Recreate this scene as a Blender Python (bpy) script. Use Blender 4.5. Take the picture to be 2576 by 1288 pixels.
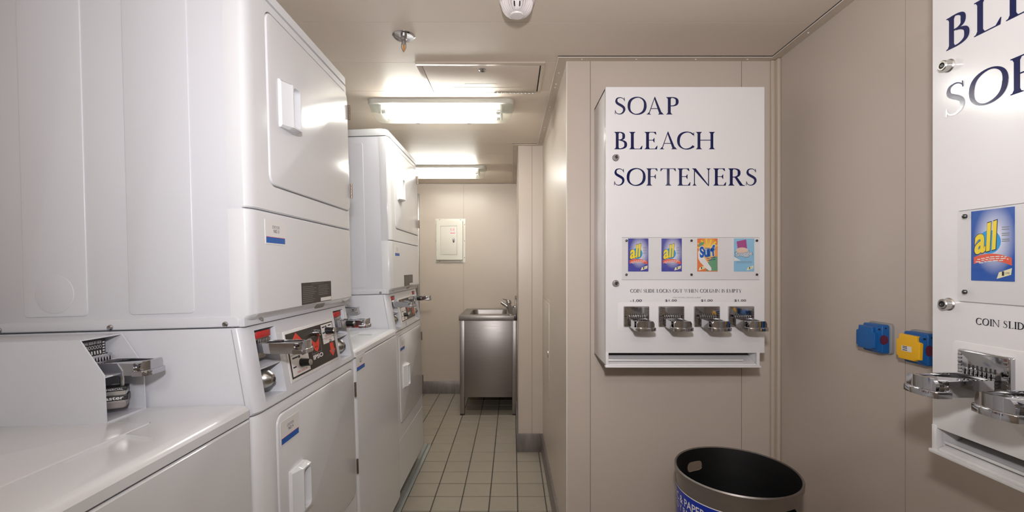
import bpy, bmesh, math, random
from mathutils import Vector, Matrix
random.seed(7)
PI = math.pi
sc = bpy.context.scene
COL = sc.collection
for o in list(bpy.data.objects): bpy.data.objects.remove(o)

# ---------------------------------------------------------------- camera, world, light, exposure
CAM_H = 1.28
F = 1149.0
cam_d = bpy.data.cameras.new('camera'); cam = bpy.data.objects.new('camera', cam_d); COL.objects.link(cam)
cam.location = (0, 0, CAM_H); cam.rotation_euler = (PI/2, 0, 0)
cam_d.sensor_width = 36; cam_d.lens = F/2576*36; cam_d.clip_start = .02
cam_d.shift_x = -2/2576; cam_d.shift_y = 28/2576
sc.camera = cam
w = bpy.data.worlds.new('world'); sc.world = w; w.use_nodes = True
w.node_tree.nodes['Background'].inputs[0].default_value = (.5, .5, .5, 1)
w.node_tree.nodes['Background'].inputs[1].default_value = .05
sc.view_settings.view_transform = 'Standard'; sc.view_settings.look = 'None'
sc.view_settings.gamma = 1; sc.view_settings.use_curve_mapping = False
sc.view_settings.exposure = 0.0
TUBE_W = 61.0          # emission of the fluorescent tubes
TUBE_COL = (1.0, .975, .935)
FLASH_W = 74.0         # the photographer's flash, just above the camera
def area(name, loc, rot, sx, sy, power, col):
    d = bpy.data.lights.new(name, 'AREA'); d.shape = 'RECTANGLE'; d.size = sx; d.size_y = sy
    d.energy = power; d.color = col
    o = bpy.data.objects.new(name, d); COL.objects.link(o); o.location = loc; o.rotation_euler = rot
    return o
fd = bpy.data.lights.new('camera_flash', 'SPOT'); fd.energy = FLASH_W; fd.color = (.985, .955, 1.0)
fd.spot_size = math.radians(156); fd.spot_blend = 1.0; fd.shadow_soft_size = .035
fl = bpy.data.objects.new('camera_flash', fd); COL.objects.link(fl)
fl.location = (0, -.02, 1.53); fl.rotation_euler = (PI/2+math.radians(19), 0, math.radians(-3))

# ---------------------------------------------------------------- materials
def nt(m): return m.node_tree.nodes, m.node_tree.links
def mat(name, col, rough=.5, metal=0., spec=.5, vary=.03, nscale=6., bump=0., bscale=200., coat=0., col2=None, rvar=.0, stretch=None):
    m = bpy.data.materials.new(name); m.use_nodes = True
    n, l = nt(m); b = n['Principled BSDF']
    b.inputs['Roughness'].default_value = rough; b.inputs['Metallic'].default_value = metal
    b.inputs['Specular IOR Level'].default_value = spec
    b.inputs['Coat Weight'].default_value = coat; b.inputs['Coat Roughness'].default_value = .08
    tc = n.new('ShaderNodeTexCoord'); src = tc.outputs['Object']
    if stretch:
        mp = n.new('ShaderNodeMapping'); mp.inputs['Scale'].default_value = stretch; l.new(src, mp.inputs[0]); src = mp.outputs[0]
    nz = n.new('ShaderNodeTexNoise'); nz.inputs['Scale'].default_value = nscale; nz.inputs['Detail'].default_value = 4
    l.new(src, nz.inputs['Vector'])
    mx = n.new('ShaderNodeMix'); mx.data_type = 'RGBA'
    c2 = col2 or tuple(max(0, c*(1-vary*2)) for c in col)
    mx.inputs[6].default_value = (*col, 1); mx.inputs[7].default_value = (*c2, 1)
    l.new(nz.outputs['Fac'], mx.inputs[0]); l.new(mx.outputs[2], b.inputs['Base Color'])
    if rvar:
        mr = n.new('ShaderNodeMapRange'); mr.inputs[3].default_value = max(0, rough-rvar); mr.inputs[4].default_value = rough+rvar
        l.new(nz.outputs['Fac'], mr.inputs[0]); l.new(mr.outputs[0], b.inputs['Roughness'])
    if bump:
        n2 = n.new('ShaderNodeTexNoise'); n2.inputs['Scale'].default_value = bscale; l.new(src, n2.inputs['Vector'])
        bp = n.new('ShaderNodeBump'); bp.inputs['Strength'].default_value = bump; bp.inputs['Distance'].default_value = .001
        l.new(n2.outputs['Fac'], bp.inputs['Height']); l.new(bp.outputs[0], b.inputs['Normal'])
    return m
M = {}
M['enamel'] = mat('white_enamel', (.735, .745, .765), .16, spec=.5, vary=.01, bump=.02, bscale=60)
M['enamel_flash'] = mat('white_enamel_flash_tint', (.67, .68, .72), .28, spec=.5, vary=.01)  # same white enamel, slightly darker, flash light's cool cast put into the colour
M['powder'] = mat('white_powder_coat', (.75, .74, .735), .17, spec=.5, vary=.01, bump=.03, bscale=90)
M['wall'] = mat('beige_wall_laminate', (.565, .49, .42), .30, spec=.35, vary=.03, nscale=3, bump=.05, bscale=500)
M['ceiling'] = mat('beige_ceiling_laminate', (.69, .60, .505), .42, spec=.4, vary=.03, nscale=3, bump=.05, bscale=500)
M['hatchm'] = mat('beige_hatch_paint', (.67, .585, .50), .6, spec=.3, vary=.03, nscale=3)
M['joint'] = mat('joint_shadow_gap', (.20, .16, .13), .8)
M['trim'] = mat('beige_trim', (.56, .48, .39), .4, vary=.02)
M['trim_edge'] = mat('pale_trim_edge', (.80, .74, .66), .4)
M['tile'] = mat('beige_quarry_tile', (.33, .295, .24), .45, vary=.10, nscale=14, bump=.12, bscale=300, col2=(.285, .25, .205))
M['grout'] = mat('dark_grout', (.10, .088, .075), .9, vary=.2)
M['steel'] = mat('brushed_steel', (.38, .355, .34), .38, 1., vary=.06, nscale=5, rvar=.06, bump=.06, bscale=60, stretch=(1, 1, 30))
M['steel_dark'] = mat('worn_dark_steel', (.17, .15, .145), .42, .7, vary=.2, nscale=30, col2=(.34, .31, .30), stretch=(1, 1, .25))
M['chrome'] = mat('chrome', (.52, .52, .54), .07, 1., vary=.02, bump=.05, bscale=40)
M['satin'] = mat('satin_nickel', (.55, .54, .51), .28, 1.)
M['black'] = mat('black_plastic', (.012, .012, .012), .35)
M['seam'] = mat('grey_seam', (.42, .42, .44), .6)
M['dark'] = mat('dark_void', (.02, .019, .018), .7)
M['binlin'] = mat('black_bin_lining', (.006, .006, .006), .5)
M['label_black'] = mat('black_label', (.03, .027, .025), .3)
M['panel_black'] = mat('black_panel_overlay', (.018, .015, .014), .28)
M['white_print'] = mat('white_print', (.80, .78, .76), .35)
M['navy'] = mat('navy_vinyl', (.008, .012, .075), .12, spec=.6)
M['ink'] = mat('black_ink', (.015, .015, .03), .3)
M['grey_ink'] = mat('grey_ink', (.22, .22, .24), .4)
M['red'] = mat('red_print', (.72, .045, .02), .3)
M['redlab'] = mat('dark_red_label', (.50, .02, .02), .35)
M['blue_band'] = mat('blue_band', (.006, .11, .46), .3)
M['sticker'] = mat('pale_sticker', (.80, .79, .78), .25)
M['blue_pl'] = mat('blue_plastic', (.006, .11, .36), .35)
M['blue_dk'] = mat('dark_blue_plastic', (.004, .06, .22), .4)
M['yellow_pl'] = mat('yellow_plastic', (.92, .50, .01), .35)
M['grey_pl'] = mat('grey_plastic', (.30, .30, .30), .45)
M['maroon'] = mat('maroon_sticker', (.13, .02, .05), .35)
M['detector'] = mat('white_detector_plastic', (.84, .79, .77), .4)
M['cream'] = mat('cream_enamel', (.73, .70, .62), .3)
M['bluesign'] = mat('blue_sign_vinyl', (.006, .028, .36), .35)
M['curb'] = mat('grey_green_curb', (.33, .355, .34), .45, .0, vary=.1, nscale=20)
M['card_edge'] = mat('card_edge', (.8, .8, .8), .4)
M['yel'] = mat('yellow_print', (.90, .70, .03), .35)
M['sky'] = mat('bright_blue_print', (.02, .33, .72), .35)
M['orange'] = mat('orange_red_print', (.78, .11, .05), .35)
M['cream_p'] = mat('cream_print', (.85, .80, .50), .4)
M['teal'] = mat('teal_print', (.02, .30, .33), .35, col2=(.25, .36, .05), nscale=260)
M['magenta'] = mat('magenta_print', (.38, .04, .22), .35)
M['lightblue'] = mat('light_blue_print', (.26, .53, .74), .35)
M['tan'] = mat('tan_print', (.76, .55, .45), .4)
M['amber'] = mat('amber_bulb', (.65, .25, .03), .1)
M['rivet'] = mat('dark_screw', (.10, .10, .10), .25, .8)
M['bronze'] = mat('bronze_hinge', (.24, .18, .14), .35, .8)

def card_mat(name, inner, outer, cx, cy, r0, r1):
    m = bpy.data.materials.new(name); m.use_nodes = True; n, l = nt(m); b = n['Principled BSDF']
    b.inputs['Roughness'].default_value = .3
    tc = n.new('ShaderNodeTexCoord'); mp = n.new('ShaderNodeMapping'); mp.inputs['Location'].default_value = (-cx, 0, -cy)
    l.new(tc.outputs['Generated'], mp.inputs[0])
    v = n.new('ShaderNodeVectorMath'); v.operation = 'MULTIPLY'; v.inputs[1].default_value = (1, 0, 1.0); l.new(mp.outputs[0], v.inputs[0])
    le = n.new('ShaderNodeVectorMath'); le.operation = 'LENGTH'; l.new(v.outputs[0], le.inputs[0])
    mr = n.new('ShaderNodeMapRange'); mr.inputs[1].default_value = r0; mr.inputs[2].default_value = r1; l.new(le.outputs['Value'], mr.inputs[0])
    mx = n.new('ShaderNodeMix'); mx.data_type = 'RGBA'; mx.inputs[6].default_value = (*inner, 1); mx.inputs[7].default_value = (*outer, 1)
    l.new(mr.outputs[0], mx.inputs[0]); l.new(mx.outputs[2], b.inputs['Base Color'])
    return m
M['card_purple'] = card_mat('purple_blue_card_print', (.78, .78, .85), (.055, .06, .34), .55, .58, .12, .5)
M['card_blue'] = card_mat('blue_card_print', (.75, .78, .88), (.008, .085, .40), .55, .58, .12, .5)
M['card_orange'] = card_mat('orange_card_print', (.95, .66, .18), (.76, .20, .06), .55, .62, .05, .5)

def mixed(name, col, fac_trans, rough=.05, diff=None, glossfac=.05):
    """clear sheet: transparent with a little sheen, optionally milky"""
    m = bpy.data.materials.new(name); m.use_nodes = True; n, l = nt(m)
    for x in list(n):
        if x.type != 'OUTPUT_MATERIAL': n.remove(x)
    out = [x for x in n if x.type == 'OUTPUT_MATERIAL'][0]
    tr = n.new('ShaderNodeBsdfTransparent'); tr.inputs[0].default_value = (*col, 1)
    gl = n.new('ShaderNodeBsdfGlossy'); gl.inputs['Roughness'].default_value = rough
    fr = n.new('ShaderNodeValue'); fr.outputs[0].default_value = glossfac
    m1 = n.new('ShaderNodeMixShader'); l.new(fr.outputs[0], m1.inputs[0]); l.new(tr.outputs[0], m1.inputs[1]); l.new(gl.outputs[0], m1.inputs[2])
    last = m1
    if diff:
        df = n.new('ShaderNodeBsdfTranslucent'); df.inputs[0].default_value = (*diff, 1)
        dd = n.new('ShaderNodeBsdfDiffuse'); dd.inputs[0].default_value = (*diff, 1)
        m2 = n.new('ShaderNodeMixShader'); m2.inputs[0].default_value = .5; l.new(df.outputs[0], m2.inputs[1]); l.new(dd.outputs[0], m2.inputs[2])
        m3 = n.new('ShaderNodeMixShader'); m3.inputs[0].default_value = 1-fac_trans; l.new(m1.outputs[0], m3.inputs[1]); l.new(m2.outputs[0], m3.inputs[2]); last = m3
    l.new(last.outputs[0], out.inputs[0])
    return m
M['acrylic'] = mixed('clear_acrylic', (.995, .995, .995), 1., glossfac=.035)
M['lens'] = mixed('clear_lamp_lens', (.96, .975, .95), .955, diff=(.86, .88, .82), glossfac=.07)
def emit(name, col, s):
    m = bpy.data.materials.new(name); m.use_nodes = True; n, l = nt(m); b = n['Principled BSDF']
    b.inputs['Base Color'].default_value = (.9, .9, .9, 1)
    b.inputs['Emission Color'].default_value = (*col, 1); b.inputs['Emission Strength'].default_value = s
    return m
M['tube'] = emit('lit_fluorescent_tube', TUBE_COL, TUBE_W)
M['lampwhite'] = mat('white_lamp_body', (.62, .61, .55), .4)

# ---------------------------------------------------------------- mesh helpers
def finish(bm, name, m, parent=None, smooth=30, **props):
    bmesh.ops.recalc_face_normals(bm, faces=bm.faces)
    me = bpy.data.meshes.new(name); bm.to_mesh(me); bm.free()
    ms = m if isinstance(m, (list, tuple)) else [m]
    for q in ms: me.materials.append(M[q] if isinstance(q, str) else q)
    if smooth:
        me.polygons.foreach_set('use_smooth', [True]*len(me.polygons)); me.set_sharp_from_angle(angle=math.radians(smooth))
    o = bpy.data.objects.new(name, me); COL.objects.link(o)
    if parent: o.parent = parent
    for k, v in props.items(): o[k] = v
    return o
def root(name, loc=(0, 0, 0), rot=(0, 0, 0), label=None, cat=None, group=None, kind=None):
    o = bpy.data.objects.new(name, None); COL.objects.link(o); o.empty_display_size = .05
    o.location = loc; o.rotation_euler = rot
    for k, v in (('label', label), ('category', cat), ('group', group), ('kind', kind)):
        if v: o[k] = v
    return o
def box(bm, x0, x1, y0, y1, z0, z1, bev=0, seg=2, mi=0):
    vs = [bm.verts.new((x, y, z)) for x in (x0, x1) for y in (y0, y1) for z in (z0, z1)]
    idx = [(0, 1, 3, 2), (4, 6, 7, 5), (0, 4, 5, 1), (2, 3, 7, 6), (0, 2, 6, 4), (1, 5, 7, 3)]
    fs = [bm.faces.new([vs[i] for i in q]) for q in idx]
    for f in fs: f.material_index = mi
    if bev:
        es = list({e for f in fs for e in f.edges})
        r = bmesh.ops.bevel(bm, geom=es, offset=bev, segments=seg, affect='EDGES', profile=.5)
        for f in r['faces']: f.material_index = mi
def rr(u0, u1, v0, v1, r, n=6):
    pts = []
    for cx, cy, a in ((u1-r, v0+r, -90), (u1-r, v1-r, 0), (u0+r, v1-r, 90), (u0+r, v0+r, 180)):
        for i in range(n+1):
            t = math.radians(a+90*i/n); pts.append((cx+r*math.cos(t), cy+r*math.sin(t)))
    return pts
def circ(cx, cy, r, n=24, ry=None):
    return [(cx+r*math.cos(2*PI*i/n), cy+(ry or r)*math.sin(2*PI*i/n)) for i in range(n)]
# frames: (u, v, d) -> xyz ; d is outward
FX = lambda u, v, d: (d, u, v)            # faces +x, u along y, v up
FY = lambda u, v, d: (u, -d, v)           # faces -y (viewer), u along x, v up
FZ = lambda u, v, d: (u, v, d)            # faces up
FD = lambda u, v, d: (u, v, -d)           # faces down (ceiling)
def off(fr, ox=0, oy=0, oz=0): return lambda u, v, d: (lambda p: (p[0]+ox, p[1]+oy, p[2]+oz))(fr(u, v, d))
def loft(bm, rings, cap0=True, cap1=True, mi=0, close=True):
    R = [[bm.verts.new(p) for p in r] for r in rings]
    n = len(R[0])
    for a, b in zip(R, R[1:]):
        for i in range(n if close else n-1):
            f = bm.faces.new((a[i], a[(i+1) % n], b[(i+1) % n], b[i])); f.material_index = mi
    if cap0: bm.faces.new(R[0][::-1]).material_index = mi
    if cap1: bm.faces.new(R[-1]).material_index = mi
    return R
def inset(pts, d):
    """shrink a convex-ish CCW outline by d"""
    n = len(pts); out = []
    for i in range(n):
        p0, p1, p2 = Vector(pts[i-1]), Vector(pts[i]), Vector(pts[(i+1) % n])
        e1 = (p1-p0); e2 = (p2-p1)
        if e1.length < 1e-9 or e2.length < 1e-9: out.append(tuple(p1)); continue
        n1 = Vector((-e1.y, e1.x)).normalized(); n2 = Vector((-e2.y, e2.x)).normalized()
        m = (n1+n2); m = m.normalized() if m.length > 1e-6 else n1
        out.append(tuple(p1+m*(d/max(.35, m.dot(n1)))))
    return out
def prism(bm, pts, fr, d0, d1, bev=0, mi=0, seg=3):
    rings = [[fr(u, v, d0) for u, v in pts]]
    if bev:
        for i in range(seg+1):
            t = PI/2*i/seg; q = inset(pts, bev*(1-math.cos(t))) if i else pts
            rings.append([fr(u, v, d1-bev+bev*math.sin(t)) for u, v in q])
    else: rings.append([fr(u, v, d1) for u, v in pts])
    loft(bm, rings, mi=mi)
def lathe(bm, prof, fr, n=24, mi=0, cap0=True, cap1=True, cu=0, cv=0):
    """prof: list of (radius, d) along frame axis d"""
    loft(bm, [[fr(cu+r*math.cos(2*PI*i/n), cv+r*math.sin(2*PI*i/n), d) for i in range(n)] for r, d in prof], cap0, cap1, mi)
def tube(bm, path, r, n=10, mi=0):
    P = [Vector(p) for p in path]; rs = r if isinstance(r, (list, tuple)) else [r]*len(P)
    rings = []; up = None
    for i, p in enumerate(P):
        t = (P[min(i+1, len(P)-1)]-P[max(i-1, 0)]).normalized()
        if up is None: up = Vector((0, 0, 1)) if abs(t.z) < .9 else Vector((1, 0, 0))
        a = t.cross(up).normalized(); b = a.cross(t).normalized(); up = b
        rings.append([tuple(p+(a*math.cos(2*PI*k/n)+b*math.sin(2*PI*k/n))*rs[i]) for k in range(n)])
    loft(bm, rings, mi=mi)
def cut(o, cbm):
    """subtract the closed solids in cbm from o (evaluated once, the cutter is removed)"""
    bmesh.ops.recalc_face_normals(cbm, faces=cbm.faces)
    me = bpy.data.meshes.new('tmp'); cbm.to_mesh(me); cbm.free()
    c = bpy.data.objects.new('tmp', me); COL.objects.link(c); c.parent = o.parent
    md = o.modifiers.new('b', 'BOOLEAN'); md.operation = 'DIFFERENCE'; md.object = c; md.solver = 'EXACT'
    dg = bpy.context.evaluated_depsgraph_get(); dg.update()
    new = bpy.data.meshes.new_from_object(o.evaluated_get(dg)); o.modifiers.clear()
    old = o.data; o.data = new; new.name = o.name
    bpy.data.objects.remove(c); bpy.data.meshes.remove(me); bpy.data.meshes.remove(old)
    new.polygons.foreach_set('use_smooth', [True]*len(new.polygons)); new.set_sharp_from_angle(angle=math.radians(30))
def B(): return bmesh.new()
def quick(name, m, parent, fn, smooth=30, **props):
    bm = B(); fn(bm); return finish(bm, name, m, parent, smooth, **props)
def dup(o, parent=None):
    c = o.copy(); COL.objects.link(c)
    if parent is not None: c.parent = parent
    for ch in [x for x in COL.objects if x.parent == o]:
        dup(ch, c)
    return c
def screw(name, parent, fr, u, v, d, r=.004, m='rivet'):
    return quick(name, m, parent, lambda bm: lathe(bm, [(r, d-.001), (r, d+.0012), (r*.6, d+.0026), (r*.1, d+.003)], fr, 10, cu=u, cv=v))

# ---------------------------------------------------------------- lettering
TK, TN = .155, .052
class Glyphs:
    """roman capitals from thick and thin strokes with bracketed serifs; height 1"""
    def __init__(s): s.polys = []
    def q(s, *p): s.polys.append(list(p))
    def serif(s, x0, x1, y, up, e=.085, h=.03):
        k = 1 if up else -1
        pts = [(x0-e, y), (x1+e, y), (x1+e, y+k*h), (x1+e*.45, y+k*(h+.012)), (x1, y+k*.12), (x0, y+k*.12), (x0-e*.45, y+k*(h+.012)), (x0-e, y+k*h)]
        s.polys.append(pts)
    def stem(s, x, w, y0=0, y1=1, sb=True, st=True, e=.085):
        s.q((x, y0), (x+w, y0), (x+w, y1), (x, y1))
        if sb: s.serif(x, x+w, y0, True, e)
        if st: s.serif(x, x+w, y1, False, e)
    def arm(s, x0, x1, y, k, beak=.16, h=.036):
        """horizontal arm ending in a beak; k=+1 beak up, -1 beak down"""
        y2 = y+k*h
        s.q((x0, y), (x1, y), (x1, y2), (x0, y2))
        s.polys.append([(x1-.12, y2), (x1, y), (x1+.025, y+k*beak), (x1-.005, y+k*beak)])
    def ribbon(s, pts, ws, closed=False):
        n = len(pts); L = []; Rr = []
        for i in range(n):
            a = pts[(i-1) % n] if closed else pts[max(i-1, 0)]; b = pts[(i+1) % n] if closed else pts[min(i+1, n-1)]
            dx, dy = b[0]-a[0], b[1]-a[1]; l = math.hypot(dx, dy) or 1
            nx, ny = -dy/l, dx/l; h = ws[i]/2
            L.append((pts[i][0]+nx*h, pts[i][1]+ny*h)); Rr.append((pts[i][0]-nx*h, pts[i][1]-ny*h))
        for i in range(n if closed else n-1):
            j = (i+1) % n; s.q(L[i], L[j], Rr[j], Rr[i])
    def arc(s, cx, cy, rx, ry, a0, a1, n=28, tilt=0, tk=None, tn=None, closed=False):
        tk = tk or TK; tn = tn or TN
        pts = []; ws = []
        N = n if closed else n+1
        for i in range(N):
            t = math.radians(a0+(a1-a0)*i/n)
            wd = tn+(tk-tn)*abs(math.cos(t+math.radians(tilt)))**1.5
            pts.append((cx+(rx-wd/2*abs(math.cos(t)))*math.cos(t), cy+(ry-wd/2*abs(math.sin(t)))*math.sin(t))); ws.append(wd)
        s.ribbon(pts, ws, closed)
def glyph(ch):
    g = Glyphs(); W = .7
    if ch == 'S':
        W = .60
        P = [(.53, .80), (.47, .90), (.36, .965), (.25, .965), (.14, .91), (.10, .78), (.14, .665), (.26, .575), (.38, .50), (.485, .40), (.51, .26), (.45, .12), (.33, .035), (.20, .035), (.10, .09), (.045, .22)]
        Wd = [.02, .035, .04, .05, .08, .115, .135, .145, .145, .135, .12, .09, .055, .04, .035, .02]
        pts = []; ws = []
        for i in range(len(P)-1):
            p0, p1, p2, p3 = P[max(i-1, 0)], P[i], P[i+1], P[min(i+2, len(P)-1)]
            for k in range(4):
                t = k/4
                f = lambda a, b, c, d: .5*((2*b)+(-a+c)*t+(2*a-5*b+4*c-d)*t*t+(-a+3*b-3*c+d)*t**3)
                pts.append((f(p0[0], p1[0], p2[0], p3[0]), f(p0[1], p1[1], p2[1], p3[1]))); ws.append(Wd[i]*(1-t)+Wd[i+1]*t)
        pts.append(P[-1]); ws.append(Wd[-1]); g.ribbon(pts, ws)
        g.q((.50, .97), (.53, .97), (.545, .76), (.51, .78)); g.q((.03, .24), (.06, .26), (.055, .02), (.025, .02))
    elif ch == 'O': W = 1.04; g.arc(.52, .5, .52, .52, 0, 360, 40, 12, closed=True)
    elif ch in 'CG':
        W = .93; g.arc(.52, .5, .52, .52, 42, 320, 34, 12)
        g.q((.875, .97), (.905, .97), (.915, .73), (.885, .76)); g.q((.885, .83), (.905, .79), (.80, .92), (.82, .94))
        if ch == 'C': g.q((.90, .20), (.925, .17), (.885, .06), (.87, .11))
        else: g.stem(.78, TK*.9, .08, .45, False, True, .06)
    elif ch == 'D': W = .95; g.stem(.09, TK); g.arc(.30, .5, .64, .5, -90, 90); g.q((.15, 0), (.32, 0), (.32, TN), (.15, TN)); g.q((.15, 1), (.32, 1), (.32, 1-TN), (.15, 1-TN))
    elif ch in 'PR':
        W = .68 if ch == 'P' else .84
        g.stem(.09, TK); g.arc(.33, .735, .33, .265, -90, 90); g.q((.15, 1), (.34, 1), (.34, 1-TN), (.15, 1-TN)); g.q((.15, .47), (.34, .47), (.34, .47+TN), (.15, .47+TN))
        if ch == 'R': g.q((.33, .49), (.48, .49), (.78, .04), (.62, 0)); g.q((.62, 0), (.78, .04), (.90, .012), (.88, -.02), (.70, -.01))
    elif ch == 'B':
        W = .74; g.stem(.09, TK); g.arc(.30, .755, .30, .245, -90, 90); g.arc(.32, .27, .39, .27, -90, 90)
        for y in (1-TN, .51, 0): g.q((.15, y), (.33, y), (.33, y+TN), (.15, y+TN))
    elif ch == 'I': W = .30; g.stem(.085, TK)
    elif ch == 'H': W = 1.03; g.stem(.09, TK); g.stem(.80, TK); g.q((.2, .50), (.82, .50), (.82, .545), (.2, .545))
    elif ch in 'EFL':
        W = .72; g.stem(.09, TK)
        if ch != 'L':
            g.arm(.15, .62, 1, -1); g.q((.15, .50), (.52, .50), (.52, .54), (.15, .54)); g.q((.44, .52), (.53, .38), (.545, .38), (.545, .66), (.53, .66))
        if ch != 'F': g.arm(.15, .68, 0, 1, .2)
    elif ch == 'T': W = .88; g.stem(.37, TK, st=False); g.arm(.44, .86, 1, -1, .17); g.q((.02, 1), (.44, 1), (.44, .964), (.02, .964)); g.q((.14, .964), (.02, 1), (-.005, .83), (.025, .83))
    elif ch == 'N': W = 1.06; g.stem(.10, TN, sb=True, st=False); g.stem(.88, TN, .0, 1, False, True); g.q((.0, 1), (.20, 1), (.93, .0), (.90, -.04)); g.q((-.01, 1), (.16, 1), (.16, .97), (-.01, .97))
    elif ch == 'M': W = 1.2; g.stem(.12, TN*1.2, st=False); g.stem(.96, TK, st=True); g.q((.06, 1), (.21, 1), (.60, .03), (.55, .0)); g.q((.55, 0), (.60, .03), (1.03, 1), (.98, 1)); g.q((.04, 1), (.18, 1), (.18, .97), (.04, .97))
    elif ch == 'A':
        W = 1.0; g.q((.12, 0), (.17, 0), (.50, 1), (.47, 1.02)); g.q((.44, .93), (.49, 1.03), (.90, 0), (.74, 0)); g.q((.25, .32), (.70, .32), (.68, .36), (.27, .36))
        g.serif(.13, .165, 0, True, .10); g.serif(.75, .89, 0, True, .085)
    elif ch in 'VY':
        W = .95
        if ch == 'V': g.q((.10, 1), (.26, 1), (.52, .05), (.47, -.02)); g.q((.83, 1), (.87, 1), (.52, 0), (.47, -.02)); g.serif(.11, .25, 1, False, .08); g.serif(.83, .87, 1, False, .08)
        else: g.stem(.40, TK, 0, .5, True, False); g.q((.08, 1), (.24, 1), (.535, .45), (.40, .45)); g.q((.80, 1), (.85, 1), (.52, .45), (.46, .45)); g.serif(.09, .22, 1, False, .07); g.serif(.80, .85, 1, False, .07)
    elif ch == 'W': W = 1.4; g.q((.10, 1), (.24, 1), (.46, 0), (.42, -.02)); g.q((.64, 1), (.68, 1), (.46, 0), (.42, -.02)); g.q((.62, 1), (.76, 1), (.96, 0), (.92, -.02)); g.q((1.22, 1), (1.27, 1), (.96, 0), (.92, -.02)); g.serif(.11, .23, 1, False, .07); g.serif(.62, .76, 1, False, .07); g.serif(1.22, 1.27, 1, False, .07)
    elif ch == 'U': W = .95; g.stem(.09, TK, .3, 1, False, True); g.stem(.80, TN, .3, 1, False, True); g.arc(.465, .33, .375, .35, 180, 360, 20)
    elif ch == 'K': W = .92; g.stem(.09, TK); g.q((.2, .47), (.72, 1), (.78, 1), (.24, .43)); g.q((.33, .60), (.45, .66), (.88, 0), (.72, 0)); g.serif(.72, .78, 1, False, .07); g.serif(.73, .87, 0, True, .07)
    elif ch == 'X': W = .9; g.q((.08, 1), (.24, 1), (.84, 0), (.68, 0)); g.q((.75, 1), (.80, 1), (.16, 0), (.11, 0)); g.serif(.09, .22, 1, False, .06); g.serif(.70, .82, 0, True, .06); g.serif(.75, .8, 1, False, .06); g.serif(.11, .16, 0, True, .06)
    elif ch == ' ': W = .38
    return g.polys, W
def put_poly(bm, poly, fr, d, mi=0):
    vs = [bm.verts.new(fr(u, v, d)) for u, v in poly]
    try: bm.faces.new(vs).material_index = mi
    except ValueError: pass
def serif_word(bm, word, fr, d, v0, cap, ext=None, u0=None, u1=None, track=.09):
    """either explicit extents per letter or one run fitted into u0..u1"""
    gl = [glyph(c) for c in word]
    if ext is None:
        tot = sum(w for _, w in gl)+track*(len(word)-1); k = (u1-u0)/tot; x = u0; ext = []
        for _, w in gl: ext.append((x, x+w*k)); x += (w+track)*k
    for (polys, W), (a, b) in zip(gl, ext):
        for i, p in enumerate(polys):
            put_poly(bm, [(a+(b-a)*x/W, v0+y*cap) for x, y in p], fr, d+.00001*i)
def sans_polys(text, size=1., bold=0., shear=0., align='LEFT'):
    c = bpy.data.curves.new('t', 'FONT'); c.body = text; c.size = size; c.align_x = align; c.offset = bold; c.shear = shear
    c.resolution_u = 3
    o = bpy.data.objects.new('t', c); COL.objects.link(o)
    dg = bpy.context.evaluated_depsgraph_get(); dg.update()
    me = bpy.data.meshes.new_from_object(o.evaluated_get(dg))
    V = [(v.co.x, v.co.y) for v in me.vertices]; Fs = [tuple(p.vertices) for p in me.polygons]
    bpy.data.objects.remove(o); bpy.data.curves.remove(c); bpy.data.meshes.remove(me)
    return V, Fs
def sans(bm, text, fr, d, u0, u1, v0, v1, bold=0., shear=0., rot=0., mi=0, warp=None):
    V, Fs = sans_polys(text, 1., bold, shear)
    if not V: return
    xs = [p[0] for p in V]; ys = [p[1] for p in V]; x0, x1, y0, y1 = min(xs), max(xs), min(ys), max(ys)
    cu, cv = (u0+u1)/2, (v0+v1)/2; vs = []
    for x, y in V:
        u = u0+(x-x0)/(x1-x0)*(u1-u0)-cu; v = v0+(y-y0)/max(1e-9, (y1-y0))*(v1-v0)-cv
        if warp: u, v = warp(u, v)
        ca, sa = math.cos(rot), math.sin(rot)
        vs.append(bm.verts.new(fr(cu+u*ca-v*sa, cv+u*sa+v*ca, d)))
    for f in Fs:
        try: bm.faces.new([vs[i] for i in f]).material_index = mi
        except ValueError: pass

# ================================================================ THE ROOM
CEIL = 2.125
WZ = CEIL
def wall(name, p0, p1, joints, nrm, z0=0., z1=WZ, e0=-.05, e1=-.05, wm='wall'):
    """a backing board with separate laminate panels; p0->p1 in plan, nrm points into the room"""
    a, b = Vector((*p0, 0)), Vector((*p1, 0)); t = (b-a); L = t.length; t.normalize(); n = Vector((*nrm, 0)).normalized()
    fr = lambda u, v, d: tuple(a+t*u+n*d+Vector((0, 0, v)))
    o = quick(name, 'joint', None, lambda bm: prism(bm, [(e0, z0), (L-e1, z0), (L-e1, z1), (e0, z1)], fr, -.05, -.0015), 0, kind='structure')
    js = [0]+[j for j in joints if 0 < j < L]+[L]
    for u0, u1 in zip(js, js[1:]):
        g0 = .0011 if u0 > 0 else 0; g1 = .0011 if u1 < L else 0
        quick('panel', wm, o, lambda bm: prism(bm, [(u0+g0, z0), (u1-g1, z0), (u1-g1, z1), (u0+g0, z1)], fr, -.0014, 0, 0), 30)
    return o, fr, L
Yb = 4.625
wall('wall_back', (-1.36, Yb), (.10, Yb), [.20, .861], (0, -1))
wall('wall_nook', (.036, Yb), (.036, 3.171), [.7], (-1, 0), e1=.06)
wall('wall_pillar', (.036, 3.171), (.2075, 3.171), [.098], (0, -1), e0=.002)
wc, frc, Lc = wall('wall_corner', (.2075, 3.171), (.221, 1.867), [], (-1, 0), e1=.06)
wv, frv, Lv = wall('wall_centre', (.221, 1.867), (1.079, 1.867), [.096, .714], (0, -1), e0=.002)
wall('wall_right', (1.079, 1.867), (1.079, -1.25), [.611, 1.211, 1.811, 2.411], (-1, 0))
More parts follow.
